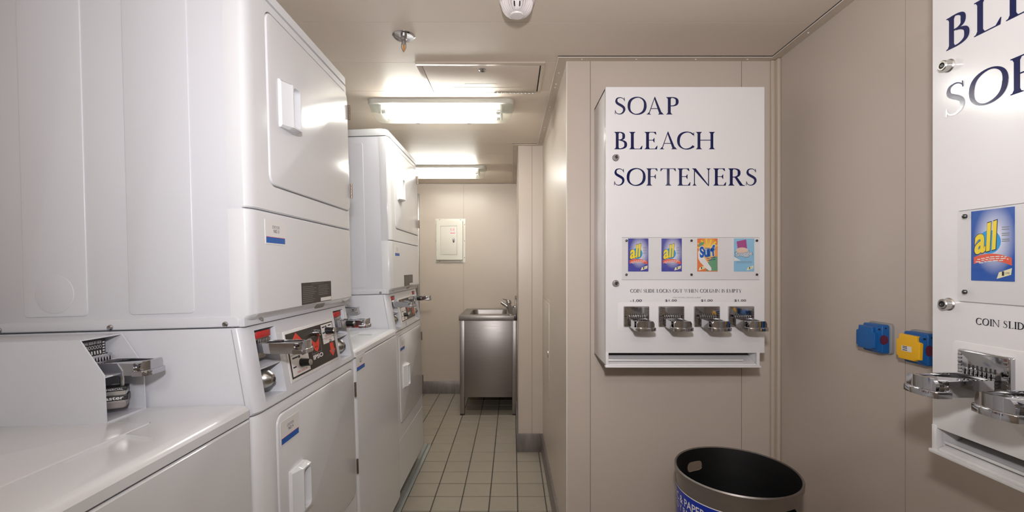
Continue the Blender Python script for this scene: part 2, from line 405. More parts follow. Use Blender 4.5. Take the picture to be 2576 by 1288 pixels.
wall('wall_left', (-1.36, -1.25), (-1.36, Yb), [.6*i for i in range(1, 10)], (1, 0))
wall('wall_front', (1.079, -1.25), (-1.36, -1.25), [.6, 1.2, 1.8], (0, 1))
# ceiling: planks across the room
co = quick('ceiling', 'joint', None, lambda bm: box(bm, -1.42, 1.14, -1.31, Yb+.06, CEIL+.0015, CEIL+.06), 0, kind='structure')
ys = [-1.25]+[1.576+.309*k for k in range(-9, 10)]+[Yb]
for y0, y1 in zip(ys, ys[1:]):
    if y1 > Yb: y1 = Yb
    quick('panel', 'ceiling', co, lambda bm: box(bm, -1.36, 1.079, y0+.0011, y1-.0011, CEIL, CEIL+.0014), 0)
# floor: grout slab and single tiles
fo = quick('floor', 'grout', None, lambda bm: box(bm, -1.42, 1.14, -1.31, Yb+.06, -.05, -.004), 0, kind='structure')
T = .1533; GX0, GY0 = .0265, 2.397
def tile_bm(w, d):
    bm = B(); box(bm, 0, w, 0, d, -.008, 0, .0015, 1); return bm
cache = {}
stuff = B()
for i in range(-10, 9):
    for j in range(-25, 16):
        x0, x1 = GX0+i*T, GX0+(i+1)*T; y0, y1 = GY0+j*T, GY0+(j+1)*T
        x0 = max(x0, -1.36); x1 = min(x1, 1.079); y0 = max(y0, -1.25); y1 = min(y1, Yb)
        if x1-x0 < .01 or y1-y0 < .01: continue
        g = .0028
        if y0 > 1.866:
            if x0 > .22: continue
            if y0 > 3.17 and x0 > .03: continue
            x1 = min(x1, .222 if y0 < 3.17 else .05)
            if x1-x0 < .015: continue
        if y0 > 2.05:
            key = (round(x1-x0, 3), round(y1-y0, 3))
            if key not in cache:
                t_ = finish(tile_bm(key[0]-2*g, key[1]-2*g), 'tile', 'tile', fo, 30); cache[key] = t_
            else:
                t_ = cache[key].copy(); COL.objects.link(t_); t_.parent = fo
            t_.location = (x0+g, y0+g, random.uniform(-.0005, .0005)); t_.rotation_euler = (random.uniform(-.003, .003), random.uniform(-.003, .003), 0)
        else:
            box(stuff, x0+g, x1-g, y0+g, y1-g, -.008, 0)
finish(stuff, 'tile_field', 'tile', fo, 0, kind='stuff')

# ceiling trims (flat cover strips with screws and a pale edge bead)
def trim(name, pts, wdt=.038, screws=()):
    """pts: inner (wall side) corner list and outer list in plan"""
    inn, out = pts
    o = quick(name, 'trim', None, lambda bm: [prism(bm, [inn[i], inn[i+1], out[i+1], out[i]], FD, -CEIL, -CEIL+.003) for i in range(len(inn)-1)], 0, kind='structure')
    def bead(bm):
        for i in range(len(out)-1):
            a, b = Vector(out[i]), Vector(out[i+1]); c, d = Vector(inn[i]), Vector(inn[i+1])
            e0 = a+(c-a).normalized()*.004; e1 = b+(d-b).normalized()*.004
            prism(bm, [tuple(a), tuple(b), tuple(e1), tuple(e0)], FD, -CEIL, -CEIL+.0055)
    quick('edge_bead', 'trim_edge', o, bead, 0)
    for (x, y) in screws: screw('screw', o, FD, x, y, -CEIL+.003, .0035, 'trim_edge')
    return o
W_ = .040
trim('trim_1', ([(1.079, -1.2), (1.079, 1.867), (.221, 1.867), (.2075, 3.171), (.036, 3.171), (.036, Yb)],
                [(1.079-W_, -1.2), (1.079-W_, 1.867-W_), (.221-W_, 1.867-W_), (.2075-W_, 3.171-W_), (.036-W_, 3.171-W_), (.036-W_, Yb)]),
     screws=[(1.079-.018, y) for y in (.2, .5, .8, 1.1, 1.38, 1.64)]+[(x, 1.867-.018) for x in (.28, .5, .74, .95)]
     + [(.221-.02-.01*(y-1.867), y) for y in (1.98, 2.1, 2.14, 2.4, 2.45, 2.75, 2.8, 3.05)]+[(.036-.02, y) for y in (3.25, 3.6, 3.95, 4.3)])
trim('trim_2', ([(-1.3, Yb), (0, Yb)], [(-1.3, Yb-.02), (0, Yb-.02)]))
# vertical corner cover at right corner; exposed corner's highlight drawn as a pale strip
quick('trim_3', 'trim', None, lambda bm: (box(bm, 1.064, 1.078, 1.835, 1.866, 0, CEIL-.004, .004), box(bm, 1.050, 1.066, 1.855, 1.866, 0, CEIL-.004, .003)), 30, kind='structure')
quick('corner_highlight', 'trim_edge', None, lambda bm: box(bm, .2185, .2225, 1.8655, 1.8705, 0, CEIL-.004, .001), 30, kind='structure')
# baseboards
def baseboard(name, x0, x1, y0, y1):
    return quick(name, 'steel_dark', None, lambda bm: box(bm, x0, x1, y0, y1, -.003, .126, .002), 30, kind='structure')
baseboard('baseboard_back', -1.36, -.45, Yb-.012, Yb-.0005)
baseboard('baseboard_pillar', .030, .2075, 3.159, 3.1705)
baseboard('baseboard_nook', .026, .0355, 3.16, Yb-.013)
baseboard('baseboard_centre', .21, 1.079, 1.855, 1.8665)
baseboard('baseboard_right', 1.067, 1.0785, -1.2, 1.854)
quick('baseboard_corner', 'steel_dark', None, lambda bm: prism(bm, [(.196, 3.158), (.2065, 3.158), (.2205, 1.867), (.210, 1.867)], FZ, -.003, .126), 30, kind='structure')
# low access panel on the corner wall (frame lines, lock)
ap = root('access_panel', (.2125, 2.9, .8), (0, 0, 0), 'flush beige access panel low on the narrow side wall, small steel latch', 'access panel')
u0, u1, v0, v1 = .05, .515, .52, 1.065
ap.location = (0, 0, 0)
quick('frame', 'trim', ap, lambda bm: prism(bm, rr(u0-.03, u1+.02, v0-.02, v1+.02, .004, 2), frc, 0, .0015), 30)
quick('door', 'wall', ap, lambda bm: prism(bm, rr(u0, u1, v0, v1, .004, 2), frc, .0015, .005, .001), 30)
quick('latch', 'satin', ap, lambda bm: prism(bm, rr(u1-.035, u1-.012, .75, .79, .008, 3), frc, .005, .010, .001), 30)

# door frame at the far left of the back wall, mostly hidden behind the machines
d1 = root('door_1', (0, 0, 0), kind='structure')
def dj(bm):
    box(bm, -.985, -.943, Yb-.03, Yb-.0005, 0, 2.02, .004); box(bm, -1.35, -.985, Yb-.03, Yb-.0005, 1.98, 2.02, .004)
quick('door_frame', 'steel', d1, dj)
quick('door_leaf', 'cream', d1, lambda bm: box(bm, -1.35, -.987, Yb-.022, Yb-.001, .01, 1.978, .002))

# ================================================================ CEILING FIXTURES
def ceiling_light(x0, x1, y0, y1, label):
    """twin tube lamp under a clear moulded lens"""
    cx, cy = (x0+x1)/2, (y0+y1)/2; hx, hy = (x1-x0)/2, (y1-y0)/2
    r = root('ceiling_light', (cx, cy, CEIL), (0, 0, 0), label, 'light', 'fluorescent ceiling lights')
    quick('base', 'lampwhite', r, lambda bm: prism(bm, rr(-hx, hx, -hy, hy, .04, 6), FD, 0, .022, .006))
    def lens(bm):
        rings = []
        for ins, d, rad in ((.004, .020, .04), (.008, .040, .04), (.016, .066, .04), (.026, .080, .038), (.040, .086, .03)):
            rings.append([FD(u, v, d) for u, v in rr(-hx+ins, hx-ins, -hy+ins, hy-ins, rad, 6)])
        loft(bm, rings, cap0=False)
    quick('lens', 'lens', r, lens, 45)
    for s in (-.042, .042):
        t = quick('tube', 'tube', r, lambda bm: tube(bm, [(-hx+.09, s, -.052), (hx-.09, s, -.052)], .013, 14))
        for e in (-1, 1):
            quick('end_cap', 'satin', t, lambda bm: tube(bm, [(e*(hx-.09), s, -.052), (e*(hx-.070), s, -.052)], .0135, 14))
    for e in (-1, 1):
        quick('tube_holder', 'lampwhite', r, lambda bm: box(bm, e*(hx-.064)-.006, e*(hx-.064)+.006, -.06, .06, -.068, -.020, .002))
        quick('clip', 'grey_pl', r, lambda bm: box(bm, e*.135-.012, e*.135+.012, hy-.052, hy-.036, -.0885, -.084, .002))
    return r
ceiling_light(-.735, .005, 2.285, 2.455, 'lit twin-tube ceiling light with clear lens, the nearer one, just behind the ceiling hatch')
ceiling_light(-.96, -.225, 3.785, 3.965, 'lit twin-tube ceiling light, the farther one, over the far end of the aisle')
ceiling_light(-.40, .34, -.86, -.69, 'added twin-tube ceiling light behind the camera, out of view, extra light for the near end')  # added lamp, unseen, gives extra light from behind the camera

# smoke detector
sd = root('smoke_detector', (.013, 1.423, CEIL), (0, 0, 0), 'white domed smoke detector with ribbed cage at the top of the frame', 'smoke detector')
quick('base', 'detector', sd, lambda bm: lathe(bm, [(.054, 0), (.056, .006), (.055, .018), (.050, .024)], FD, 40))
for k in range(30):
    a = 2*PI*k/30
    def rib(bm):
        path = []
        for i in range(7):
            t = i/6*PI/2; rr_ = .019+.031*math.cos(t)**.8 if i < 6 else .019
            path.append((rr_, .022+.038*math.sin(t)))
        ca, sa = math.cos(a), math.sin(a); w_ = .0013
        rings = []
        for rad, d in path:
            rings.append([(ca*(rad)-sa*w_, sa*rad+ca*w_, -d), (ca*rad+sa*w_, sa*rad-ca*w_, -d), (ca*(rad-.007)+sa*w_, sa*(rad-.007)-ca*w_, -d+.003), (ca*(rad-.007)-sa*w_, sa*(rad-.007)+ca*w_, -d+.003)])
        loft(bm, rings)
    quick('rib', 'detector', sd, rib)
quick('cap', 'detector', sd, lambda bm: lathe(bm, [(.020, .056), (.0215, .060), (.020, .063), (.012, .0635)], FD, 32))
quick('core', 'detector', sd, lambda bm: lathe(bm, [(.022, .018), (.020, .045), (.014, .05)], FD, 20))
quick('sensor', 'black', sd, lambda bm: (box(bm, -.010, -.003, -.0235, -.018, -.043, -.028, .001), box(bm, .003, .010, -.0235, -.018, -.043, -.028, .001)))

# sprinkler
sp = root('sprinkler', (-.398, 1.668, CEIL), (0, 0, 0), 'chrome ceiling sprinkler head with round rosette and small amber bulb', 'sprinkler')
quick('rosette', 'chrome', sp, lambda bm: lathe(bm, [(.041, 0), (.041, .002), (.036, .006), (.024, .0045), (.010, .004)], FD, 40))
quick('body', 'satin', sp, lambda bm: lathe(bm, [(.011, .003), (.011, .012), (.008, .016), (.0085, .030), (.006, .034)], FD, 16))
def arms(bm):
    for s in (-1, 1): tube(bm, [(s*.008, 0, -.03), (s*.0085, 0, -.042), (s*.003, 0, -.055), (0, 0, -.060)], .0014, 6)
quick('frame_arms', 'satin', sp, arms)
quick('bulb', 'amber', sp, lambda bm: lathe(bm, [(.001, .032), (.003, .036), (.0034, .046), (.002, .055)], FD, 12))

# ceiling hatch
ht = root('ceiling_hatch', (0, 0, CEIL), (0, 0, 0), 'beige hinged inspection hatch in the ceiling in front of the nearer light', 'hatch')
hx0, hx1, hy0, hy1 = -.402, .134, 1.875, 2.197
def hfr(bm):
    for a in ((hx0, hx1, hy0, hy0+.026), (hx0, hx1, hy1-.006, hy1), (hx0, hx0+.022, hy0+.026, hy1-.006), (hx1-.016, hx1, hy0+.026, hy1-.006)):
        box(bm, a[0], a[1], a[2], a[3], -.007, 0, .0012)
quick('frame', 'trim', ht, hfr)
quick('recess', 'dark', ht, lambda bm: box(bm, hx0+.022, hx1-.016, hy0+.026, hy1-.006, -.002, -.0002))
hd = quick('hatch_door', 'hatchm', ht, lambda bm: box(bm, hx0+.025, hx1-.0215, hy0+.029, hy1-.010, -.0075, -.002, .001))
quick('lock', 'chrome', ht, lambda bm: lathe(bm, [(.015, .006), (.0155, .012), (.012, .015), (.006, .015), (.0055, .011)], FD, 24, cu=-.128, cv=1.935))
quick('hinge', 'satin', ht, lambda bm: [box(bm, -.09+.018*i, -.09+.018*i+.014, hy1-.011, hy1-.005, -.0135, -.008, .001) for i in range(11)])
quick('pressed_rib', 'ceiling', ht, lambda bm: (box(bm, -.28, .04, 2.128, 2.133, -.0082, -.007, .0005), box(bm, -.22, -.07, 2.085, 2.089, -.0082, -.007, .0005)))

# ================================================================ BACK OF THE ROOM
eb = root('electrical_box', (0, Yb, 0), (0, 0, 0), 'cream electrical cabinet with small oval latch on the back wall', 'electrical box')
quick('back_plate', 'cream', eb, lambda bm: prism(bm, rr(-.785, -.478, 1.325, 1.770, .006, 3), FY, 0, .006, .002))
bx = quick('frame', 'cream', eb, lambda bm: prism(bm, rr(-.770, -.503, 1.352, 1.748, .005, 3), FY, .006, .038, .004))
def ebc(bm): prism(bm, rr(-.727, -.558, 1.403, 1.693, .004, 2), FY, .028, .06)
c_ = B(); ebc(c_); cut(bx, c_)
quick('door', 'cream', eb, lambda bm: prism(bm, rr(-.722, -.561, 1.406, 1.690, .003, 2), FY, .030, .0375, .001))
quick('latch', 'chrome', eb, lambda bm: lathe(bm, [(.011, 0), (.011, .006), (.008, .010), (.003, .012)], lambda u, v, d: (-.594+u, -.0375-d, 1.55+v*2.1), 20))
def ebs(bm): box(bm, -.633, -.574, -.0385, -.0376, 1.606, 1.680)
st_ = quick('warning_sticker', 'sticker', eb, ebs, 0)
def ebl(bm):
    for k, (a, b, c, d) in enumerate(((-.626, -.584, 1.655, 1.657), (-.626, -.624, 1.632, 1.676), (-.590, -.588, 1.632, 1.676), (-.626, -.582, 1.616, 1.619), (-.628, -.580, 1.622, 1.626))):
        prism(bm, [(a, c), (b, c), (b, d), (a, d)], FY, .0386, .0388)
    for i in range(20):
        a = 2*PI*i/20; b = 2*PI*(i+1)/20; R0, R1 = .012, .014
        put_poly(bm, [(-.608+R0*math.cos(a), 1.656+R0*math.sin(a)), (-.608+R1*math.cos(a), 1.656+R1*math.sin(a)), (-.608+R1*math.cos(b), 1.656+R1*math.sin(b)), (-.608+R0*math.cos(b), 1.656+R0*math.sin(b))], FY, .0387)
quick('lettering', 'red', st_, ebl, 0)
for u, v in [(-.775, z) for z in (1.375, 1.545, 1.71)]+[(-.488, z) for z in (1.375, 1.545, 1.71)]+[(x, 1.338) for x in (-.74, -.53)]+[(x, 1.76) for x in (-.74, -.53)]:
    screw('screw', eb, FY, u, v, .006, .0035)

# steel sink unit
sk = root('sink_unit', (0, 0, 0), (0, 0, 0), 'stainless steel sink cabinet on legs standing in the far corner', 'sink')
SX0, SX1, SY0, SY1, SZ = -.467, .024, 3.943, 4.612, .862
top = quick('worktop', 'steel', sk, lambda bm: (box(bm, SX0, SX1, SY0, SY1, SZ-.045, SZ, .004)))
c_ = B(); prism(c_, rr(-.385, -.055, 4.03, 4.50, .05, 6), FZ, SZ-.04, SZ+.02); cut(top, c_)
def basin(bm):
    R = []
    for ins, z, rad in ((0, SZ-.002, .05), (.004, SZ-.03, .05), (.014, SZ-.15, .055), (.05, SZ-.17, .04)):
        R.append([(u, v, z) for u, v in rr(-.385+ins, -.055-ins, 4.03+ins, 4.50-ins, rad, 6)])
    loft(bm, R, cap0=False)
quick('basin', 'steel', sk, basin)
quick('backsplash', 'steel', sk, lambda bm: (box(bm, .022, .034, SY0+.12, SY1, SZ-.04, SZ+.13, .003), box(bm, .012, .024, SY0, SY1, SZ-.045, SZ+.002, .001)))
fp = quick('front_panel', 'steel', sk, lambda bm: box(bm, -.417, -.005, SY0+.006, SY0+.020, .155, SZ-.045, .002))
quick('side_panel', 'steel', sk, lambda bm: box(bm, -.450, -.440, SY0+.05, SY1-.05, .155, SZ-.045, .002))
for x, y in ((-.457, SY0+.002), (-.005, SY0+.002), (-.457, SY1-.045), (-.02, SY1-.045)):
    lg = quick('leg', 'steel', sk, lambda bm: box(bm, x, x+.040, y, y+.040, .012, SZ-.045, .003))
    quick('foot', 'black', lg, lambda bm: box(bm, x+.001, x+.039, y+.001, y+.039, 0, .012, .002))
quick('drain_pipe', 'satin', sk, lambda bm: tube(bm, [(-.22, 4.28, .72), (-.22, 4.28, .12)], .016, 12))
quick('pipe_trap', 'black', sk, lambda bm: tube(bm, [(-.22, 4.28, .13), (-.19, 4.28, .10), (-.15, 4.3, .10), (-.12, 4.5, .13), (-.12, SY1, .15)], .02, 10))
fa = quick('faucet', 'chrome', sk, lambda bm: (lathe(bm, [(.024, 0), (.024, .006), (.0185, .010), (.020, .055), (.0175, .098)], lambda u, v, d: (u-.018-d*.16, v+4.0, SZ+d), 20),
                                                lathe(bm, [(.018, .096), (.0225, .100), (.023, .118), (.018, .130), (.005, .134)], lambda u, v, d: (u-.018-d*.16, v+4.0, SZ+d), 20)))
quick('spout', 'chrome', fa, lambda bm: tube(bm, [(-.026, 4.0, SZ+.052), (-.055, 4.03, SZ+.074), (-.100, 4.06, SZ+.102)], [.014, .014, .0125], 14))
quick('lever', 'chrome', fa, lambda bm: tube(bm, [(-.04, 4.0, SZ+.126), (-.062, 4.01, SZ+.132), (-.088, 4.03, SZ+.137)], [.007, .005, .003], 10))
quick('stop_valve', 'satin', sk, lambda bm: (tube(bm, [(.024, 4.12, SZ+.06), (-.006, 4.12, SZ+.06), (-.006, 4.12, SZ+.035)], .006, 10), tube(bm, [(.006, 4.12, SZ+.05), (.006, 4.12, SZ+.07)], .009, 10)))

# ================================================================ COIN SLIDE (as a part tree); local: u = x, out = -y, up = z; origin = plate bottom centre on the panel
def coin_slide(parent, loc, rotz=0., sc_=1., red=False, extend=.125, coin_card=False, plate=True):
    pw, ph = .091, .073
    p = quick('coin_slide', 'chrome', parent, lambda bm: None or (prism(bm, rr(-pw/2, pw/2, 0, ph, .003, 3), FY, 0, .010, .003) if plate else box(bm, -.036, .036, -.012, 0, .002, .046, .002)), 30)
    p.location = loc; p.rotation_euler = (0, 0, rotz); p.scale = (sc_,)*3
    if plate:
        c = B()
        prism(c, [(-.032, .030), (.032, .030), (.029, .068), (-.029, .068)], FY, .006, .02)
        cut(p, c)
        def ridg(bm):
            for s in (-1, 1):
                for i in range(9): box(bm, s*.040-.0035, s*.040+.0035, -.0112, -.0095, .010+i*.0065, .0132+i*.0065, .0006, 1)
        quick('grip_ridges', 'chrome', p, ridg, kind='stuff')
    # rack with slots
    zr = .026; yb = -.006 if plate else -.0125
    quick('rack', 'dark', p, lambda bm: (box(bm, -.030, .030, -.014, yb, zr-.004, zr+.013, .0005), [box(bm, -.0265+.0076*i+.0026, -.0265+.0076*i+.0050, -.011, yb+.004, zr+.012, zr+.022, .0003) for i in range(7)]))
    for i in range(8):
        x = -.0265+i*.0076
        quick('tooth', 'chrome', p, lambda bm: (box(bm, x-.0023, x+.0023, -.0175, yb, zr-.004, zr+.015, .0005)))
    if red:
        q = quick('coin_label', 'redlab', p, lambda bm: box(bm, -.0275, .0275, -.0085, -.0055, .050, .067, .0003))
        quick('coin_marks', 'sticker', q, lambda bm: [prism(bm, circ(-.0225+.0064*i, .0585, .0023, 12, .0065), FY, .0086, .0088) for i in range(8)])
    elif plate:
        for x, z in ((-.022, .060), (0, .061), (.022, .060)):
            quick('rivet', 'chrome', p, lambda bm: lathe(bm, [(.0026, .005), (.0026, .0072), (.001, .0082)], FY, 10, cu=x, cv=z))
    # body channel projecting out
    E = extend-.026
    bd = quick('slide_channel', 'chrome', p, lambda bm: (
        loft(bm, [[(-.0325, -.006, .008), (.0325, -.006, .008), (.0325, -.006, .031), (-.0325, -.006, .031)],
                  [(-.0325, -E*.55, .002), (.0325, -E*.55, .002), (.0325, -E*.55, .031), (-.0325, -E*.55, .031)],
                  [(-.0325, -E, .002), (.0325, -E, .002), (.0325, -E, .029), (-.0325, -E, .029)]])), 20)
    c = B(); box(c, -.027, .027, -E-.01, -.02, .026, .05); cut(bd, c)
    quick('tongue', 'chrome', p, lambda bm: box(bm, -.026, .026, -E-.006, -.010, .024, .0275, .001))
    # handle: cross plate with a raised rounded tab
    def hd_(bm):
        E1 = extend
        pts = [(-.034, -E+.004), (-.034, -E1+.006), (-.030, -E1+.0015), (-.012, -E1-.003), (.012, -E1-.003), (.030, -E1+.0015), (.034, -E1+.006), (.034, -E+.004)]
        prism(bm, pts, FZ, .0, .012, .002)
        tab = []
        for k in range(13):
            t = -1+2*k/12; tab.append((t*.0295, -E1+.0000+.006*t*t, .033-.009*(max(0, abs(t)-.75)/.25)**2))
        n = len(tab); th = .004
        A = [bm.verts.new((x, y, .006)) for x, y, z in tab]; Bv = [bm.verts.new((x, y, z)) for x, y, z in tab]
        C2 = [bm.verts.new((x, y+th, .006)) for x, y, z in tab]; D = [bm.verts.new((x, y+th+.003, z)) for x, y, z in tab]
        for i in range(n-1):
            bm.faces.new((A[i], A[i+1], Bv[i+1], Bv[i])); bm.faces.new((Bv[i], Bv[i+1], D[i+1], D[i])); bm.faces.new((D[i], D[i+1], C2[i+1], C2[i])); bm.faces.new((C2[i], C2[i+1], A[i+1], A[i]))
        bm.faces.new((A[0], Bv[0], D[0], C2[0])); bm.faces.new((A[-1], C2[-1], D[-1], Bv[-1]))
        box(bm, -.024, .024, -E1+.004, -E+.004, .007, .020, .004, 2)
    quick('slide_handle', 'chrome', p, hd_, 35)
    return p

# ================================================================ VENDING MACHINES
def vend_layout_z(low):
    return (lambda z: z if z >= 1.3 else z-low)
def vending(loc, rotz, label, low, first_card):
    D = .228; S = .001424; Wd = .5695
    zf = vend_layout_z(low)
    U = lambda px: (px-1524)*S
    Z = lambda py: zf(1.28+(672-py)*S)
    r = root('vending_machine', loc, (0, 0, rotz), label, 'vending machine', None)
    zb, zp = .925-low, .972-low
    fr = off(FY, 0, -D, 0)
    quick('cabinet', 'powder', r, lambda bm: (box(bm, 0, .010, -D+.012, 0, zb, 1.926, .001), box(bm, .5415, .5515, -D+.012, 0, zb, 1.926, .001),
                                               box(bm, .010, .5415, -.010, 0, zb, 1.926), box(bm, 0, .5515, -D+.012, 0, 1.918, 1.926, .001), box(bm, .0, .5515, -D+.002, 0, zb, zb+.004)))
    quick('delivery_chute', 'powder', r, lambda bm: (loft(bm, [[(x, -D+.004, zb+.004), (x, -.05, zb+.07), (x, -.05, zb+.074), (x, -D+.004, zb+.007)] for x in (.011, .54)])))
    quick('tray_lip', 'powder', r, lambda bm: (box(bm, -.002, .5535, -D-.006, -D+.014, zb-.004, zb+.003, .001), box(bm, .012, .5, -D+.012, -D+.018, zb+.016, zb+.022, .002)))
    quick('chute_shade', 'dark', r, lambda bm: box(bm, .011, .54, -.165, -.16, zb+.030, zp+.04))  # dark sheet stands in for the shade inside the tray opening
    for x in (0, .5415):
        quick('tray_cheek', 'powder', r, lambda bm: box(bm, x, x+.010, -D-.001, -D+.014, zb, zp+.005, .001))
    dr = quick('front_door', 'powder', r, lambda bm: prism(bm, rr(0, Wd, zp, 1.926, .003, 3), fr, -.016, 0, .0015), 30)
    # shallow pressed field round the coin slides
    quick('slide_bezel', 'powder', r, lambda bm: prism(bm, rr(U(1554), U(1897), Z(833), Z(761), .010, 5), fr, 0, .0008, .0005), 30)
    # headline
    sxx = lambda c: (1480+c/3.577-1524)*S
    for word, base, cap, ex in (('SOAP', 288.2, 43.8, [(235, 338), (353, 525), (520, 683), (700, 816)]),
                                ('BLEACH', 375.6, 43.8, [(233, 354), (368, 490), (505, 625), (638, 802), (798, 955), (968, 1137)]),
                                ('SOFTENERS', 467, 43.4, [(228, 330), (345, 516), (522, 635), (648, 788), (802, 922), (935, 1107), (1124, 1243), (1258, 1400), (1415, 1518)])):
        quick('lettering', 'navy', r, lambda bm: serif_word(bm, word, fr, .0004, 1.28+(672-base)*S, cap*S, [(sxx(a), sxx(b)) for a, b in ex]), 0)
    global TK, TN
    TK, TN = .19, .085
    quick('lettering', 'ink', r, lambda bm: serif_word(bm, 'COIN SLIDE LOCKS OUT WHEN COLUMN IS EMPTY', fr, .0004, Z(736), .0122, None, U(1585.6), U(1865.6)), 0)
    TK, TN = .155, .052
    quick('lettering', 'grey_ink', r, lambda bm: sans(bm, 'VEND RITE MFG. CHICAGO, IL 60647', fr, .0004, U(1692), U(1763), Z(750.5), Z(746.8)), 0)
    for px, s in () if first_card else ((1585, '-1.00'), (1673, '$1.00'), (1763, '$1.00'), (1847, '$1.00')):
        quick('price', 'ink', r, lambda bm: sans(bm, s, fr, .0016, U(px), U(px+29.5), Z(759.5), Z(753), .01), 0)
    # cards behind clear cover
    cards = []
    cb = 0 if not first_card else .010
    for k, px in enumerate((1580, 1664, 1754, 1846)):
        a, b_, c0, c1 = U(px), U(px+51), Z(683)-cb*(low > 0)*0, 1.28+(672-600)*S
        if first_card: c0 = c1-.127
        kind = 0 if k < 2 else k-1
        mname = ('card_blue' if first_card else 'card_purple') if kind == 0 else ('card_orange' if kind == 1 else 'lightblue')
        cd = quick('product_card', mname, r, lambda bm: prism(bm, [(a, c0), (b_, c0), (b_, c1), (a, c1)], fr, .0002, .0012), 0)
        w_, h_ = b_-a, c1-c0
        P = lambda s, t: (a+s*w_, c0+t*h_)
        f2 = fr
        if kind == 0:
            quick('disc', 'sky', cd, lambda bm: put_poly(bm, [P(.44+.27*math.cos(2*PI*i/24), .545+.165*math.sin(2*PI*i/24)) for i in range(24)], f2, .0013), 0)
            def al(bm, grow, d, mi=0):
                sans(bm, 'all', f2, d, a+w_*(.05-grow), a+w_*(.68+grow), c0+h_*(.41-grow*.6), c0+h_*(.80+grow*.6), .028+grow*.6, .28, math.radians(8), warp=lambda u, v: (u*(1+.0), v*(1.0)+u*.10))
            quick('logo_shadow', 'navy', cd, lambda bm: al(bm, .02, .0014), 0)
            quick('logo', 'yel', cd, lambda bm: al(bm, 0, .0016), 0)
            def swoosh(bm, m_=0):
                for i in range(12):
                    def q(t, s): 
                        x = .07+.88*t; y = .22+.125*math.sin(PI*min(1, t*.62+.18))-.03*t+s
                        return P(x, y)
                    t0, t1 = i/12, (i+1)/12
                    put_poly(bm, [q(t0, -.05), q(t1, -.05), q(t1, .05), q(t0, .05)], f2, .0014)
            quick('ribbon', 'orange', cd, swoosh, 0)
            def rt(bm):
                random.seed(3)
                for dy, hw in ((.030, .34), (.002, .38), (-.026, .30)):
                    x = .50-hw
                    while x < .50+hw-.02:
                        l_ = min(random.uniform(.05, .13), .50+hw-x); ya = .30+dy-(x-.5)**2*.18+(x-.5)*.04
                        put_poly(bm, [P(x, ya), P(x+l_, ya+l_*.03), P(x+l_, ya+l_*.03+.013), P(x, ya+.013)], f2, .0016); x += l_+.022
            quick('small_print', 'white_print', cd, rt, 0)
            def side(bm):
                for t in (.73, .70, .645, .62, .565, .54): put_poly(bm, [P(.73, t), P(.90, t), P(.90, t+.011), P(.73, t+.011)], f2, .0014)
            quick('side_text', 'grey_ink', cd, side, 0)
        elif kind == 1:
            def rays(bm):
                for i in range(7):
                    a0 = math.radians(20+i*24); a1 = a0+math.radians(8)
                    put_poly(bm, [P(.5+.12*math.cos(a0), .66+.06*math.sin(a0)), P(min(.99, max(.01, .5+.62*math.cos(a0))), min(.99, .66+.33*math.sin(a0))), P(min(.99, max(.01, .5+.62*math.cos(a1))), min(.99, .66+.33*math.sin(a1)))], f2, .0013)
            quick('rays', 'yel', cd, rays, 0)
            quick('flower_field', 'teal', cd, lambda bm: put_poly(bm, [P(.42, .02), P(.99, .02), P(.99, .45), P(.80, .46), P(.55, .30)], f2, .0013), 0)
            quick('swirl', 'white_print', cd, lambda bm: put_poly(bm, [P(.03, .60), P(.12, .66), P(.22, .62), P(.30, .46), P(.45, .32), P(.68, .12), P(.70, .04), P(.60, .02), P(.45, .08), P(.14, .28), P(.04, .40)], f2, .0014), 0)
            quick('oval_badge', 'teal', cd, lambda bm: put_poly(bm, [P(.19+.15*math.cos(2*PI*i/18), .83+.05*math.sin(2*PI*i/18)+.04*math.cos(2*PI*i/18)) for i in range(18)], f2, .0014), 0)
            quick('logo_outline', 'white_print', cd, lambda bm: (sans(bm, 'Surf', f2, .0015, a+w_*.06, a+w_*.93, c0+h_*.42, c0+h_*.80, .10, .15, math.radians(8))), 0)
            quick('logo', 'blue_band', cd, lambda bm: (sans(bm, 'Surf', f2, .0017, a+w_*.09, a+w_*.90, c0+h_*.44, c0+h_*.78, .045, .15, math.radians(8))), 0)
            quick('small_print', 'blue_dk', cd, lambda bm: (sans(bm, 'Ultra', f2, .0017, a+w_*.34, a+w_*.62, c0+h_*.68, c0+h_*.73, .02, 0, .12), [put_poly(bm, [P(x, y), P(x+l_, y+l_*.08), P(x+l_, y+l_*.08+.02), P(x, y+.02)], f2, .0017) for x, y, l_ in ((.46, .385, .15), (.64, .40, .24), (.50, .33, .22), (.75, .35, .14))]), 0)
        else:
            quick('pack', 'magenta', cd, lambda bm: put_poly(bm, [P(.20, .62), P(.66, .60), P(.60, .97), P(.13, .91)], f2, .0013), 0)
            quick('pack_shape', 'tan', cd, lambda bm: put_poly(bm, [P(.40+.30*math.cos(2*PI*i/20), .64+.09*math.sin(2*PI*i/20)) for i in range(20)], f2, .0014), 0)
            quick('logo_outline', 'ink', cd, lambda bm: sans(bm, 'Snuggle', f2, .0015, a+w_*.05, a+w_*.93, c0+h_*.42, c0+h_*.62, .03, 0, math.radians(5)), 0)
            quick('logo', 'white_print', cd, lambda bm: sans(bm, 'Snuggle', f2, .0017, a+w_*.07, a+w_*.91, c0+h_*.432, c0+h_*.608, .012, 0, math.radians(5)), 0)
            quick('arrow_flash', 'white_print', cd, lambda bm: put_poly(bm, [P(0, .32), P(.34, .33), P(0, .45)], f2, .0014), 0)
            quick('small_print', 'grey_ink', cd, lambda bm: [put_poly(bm, [P(x, y), P(x+l_, y), P(x+l_, y+.010), P(x, y+.010)], f2, .0015) for y in (.295, .262) for x, l_ in ((.12, .20), (.34, .16), (.52, .12), (.66, .22))], 0)
        sx_ = .62 if kind != 1 else .06
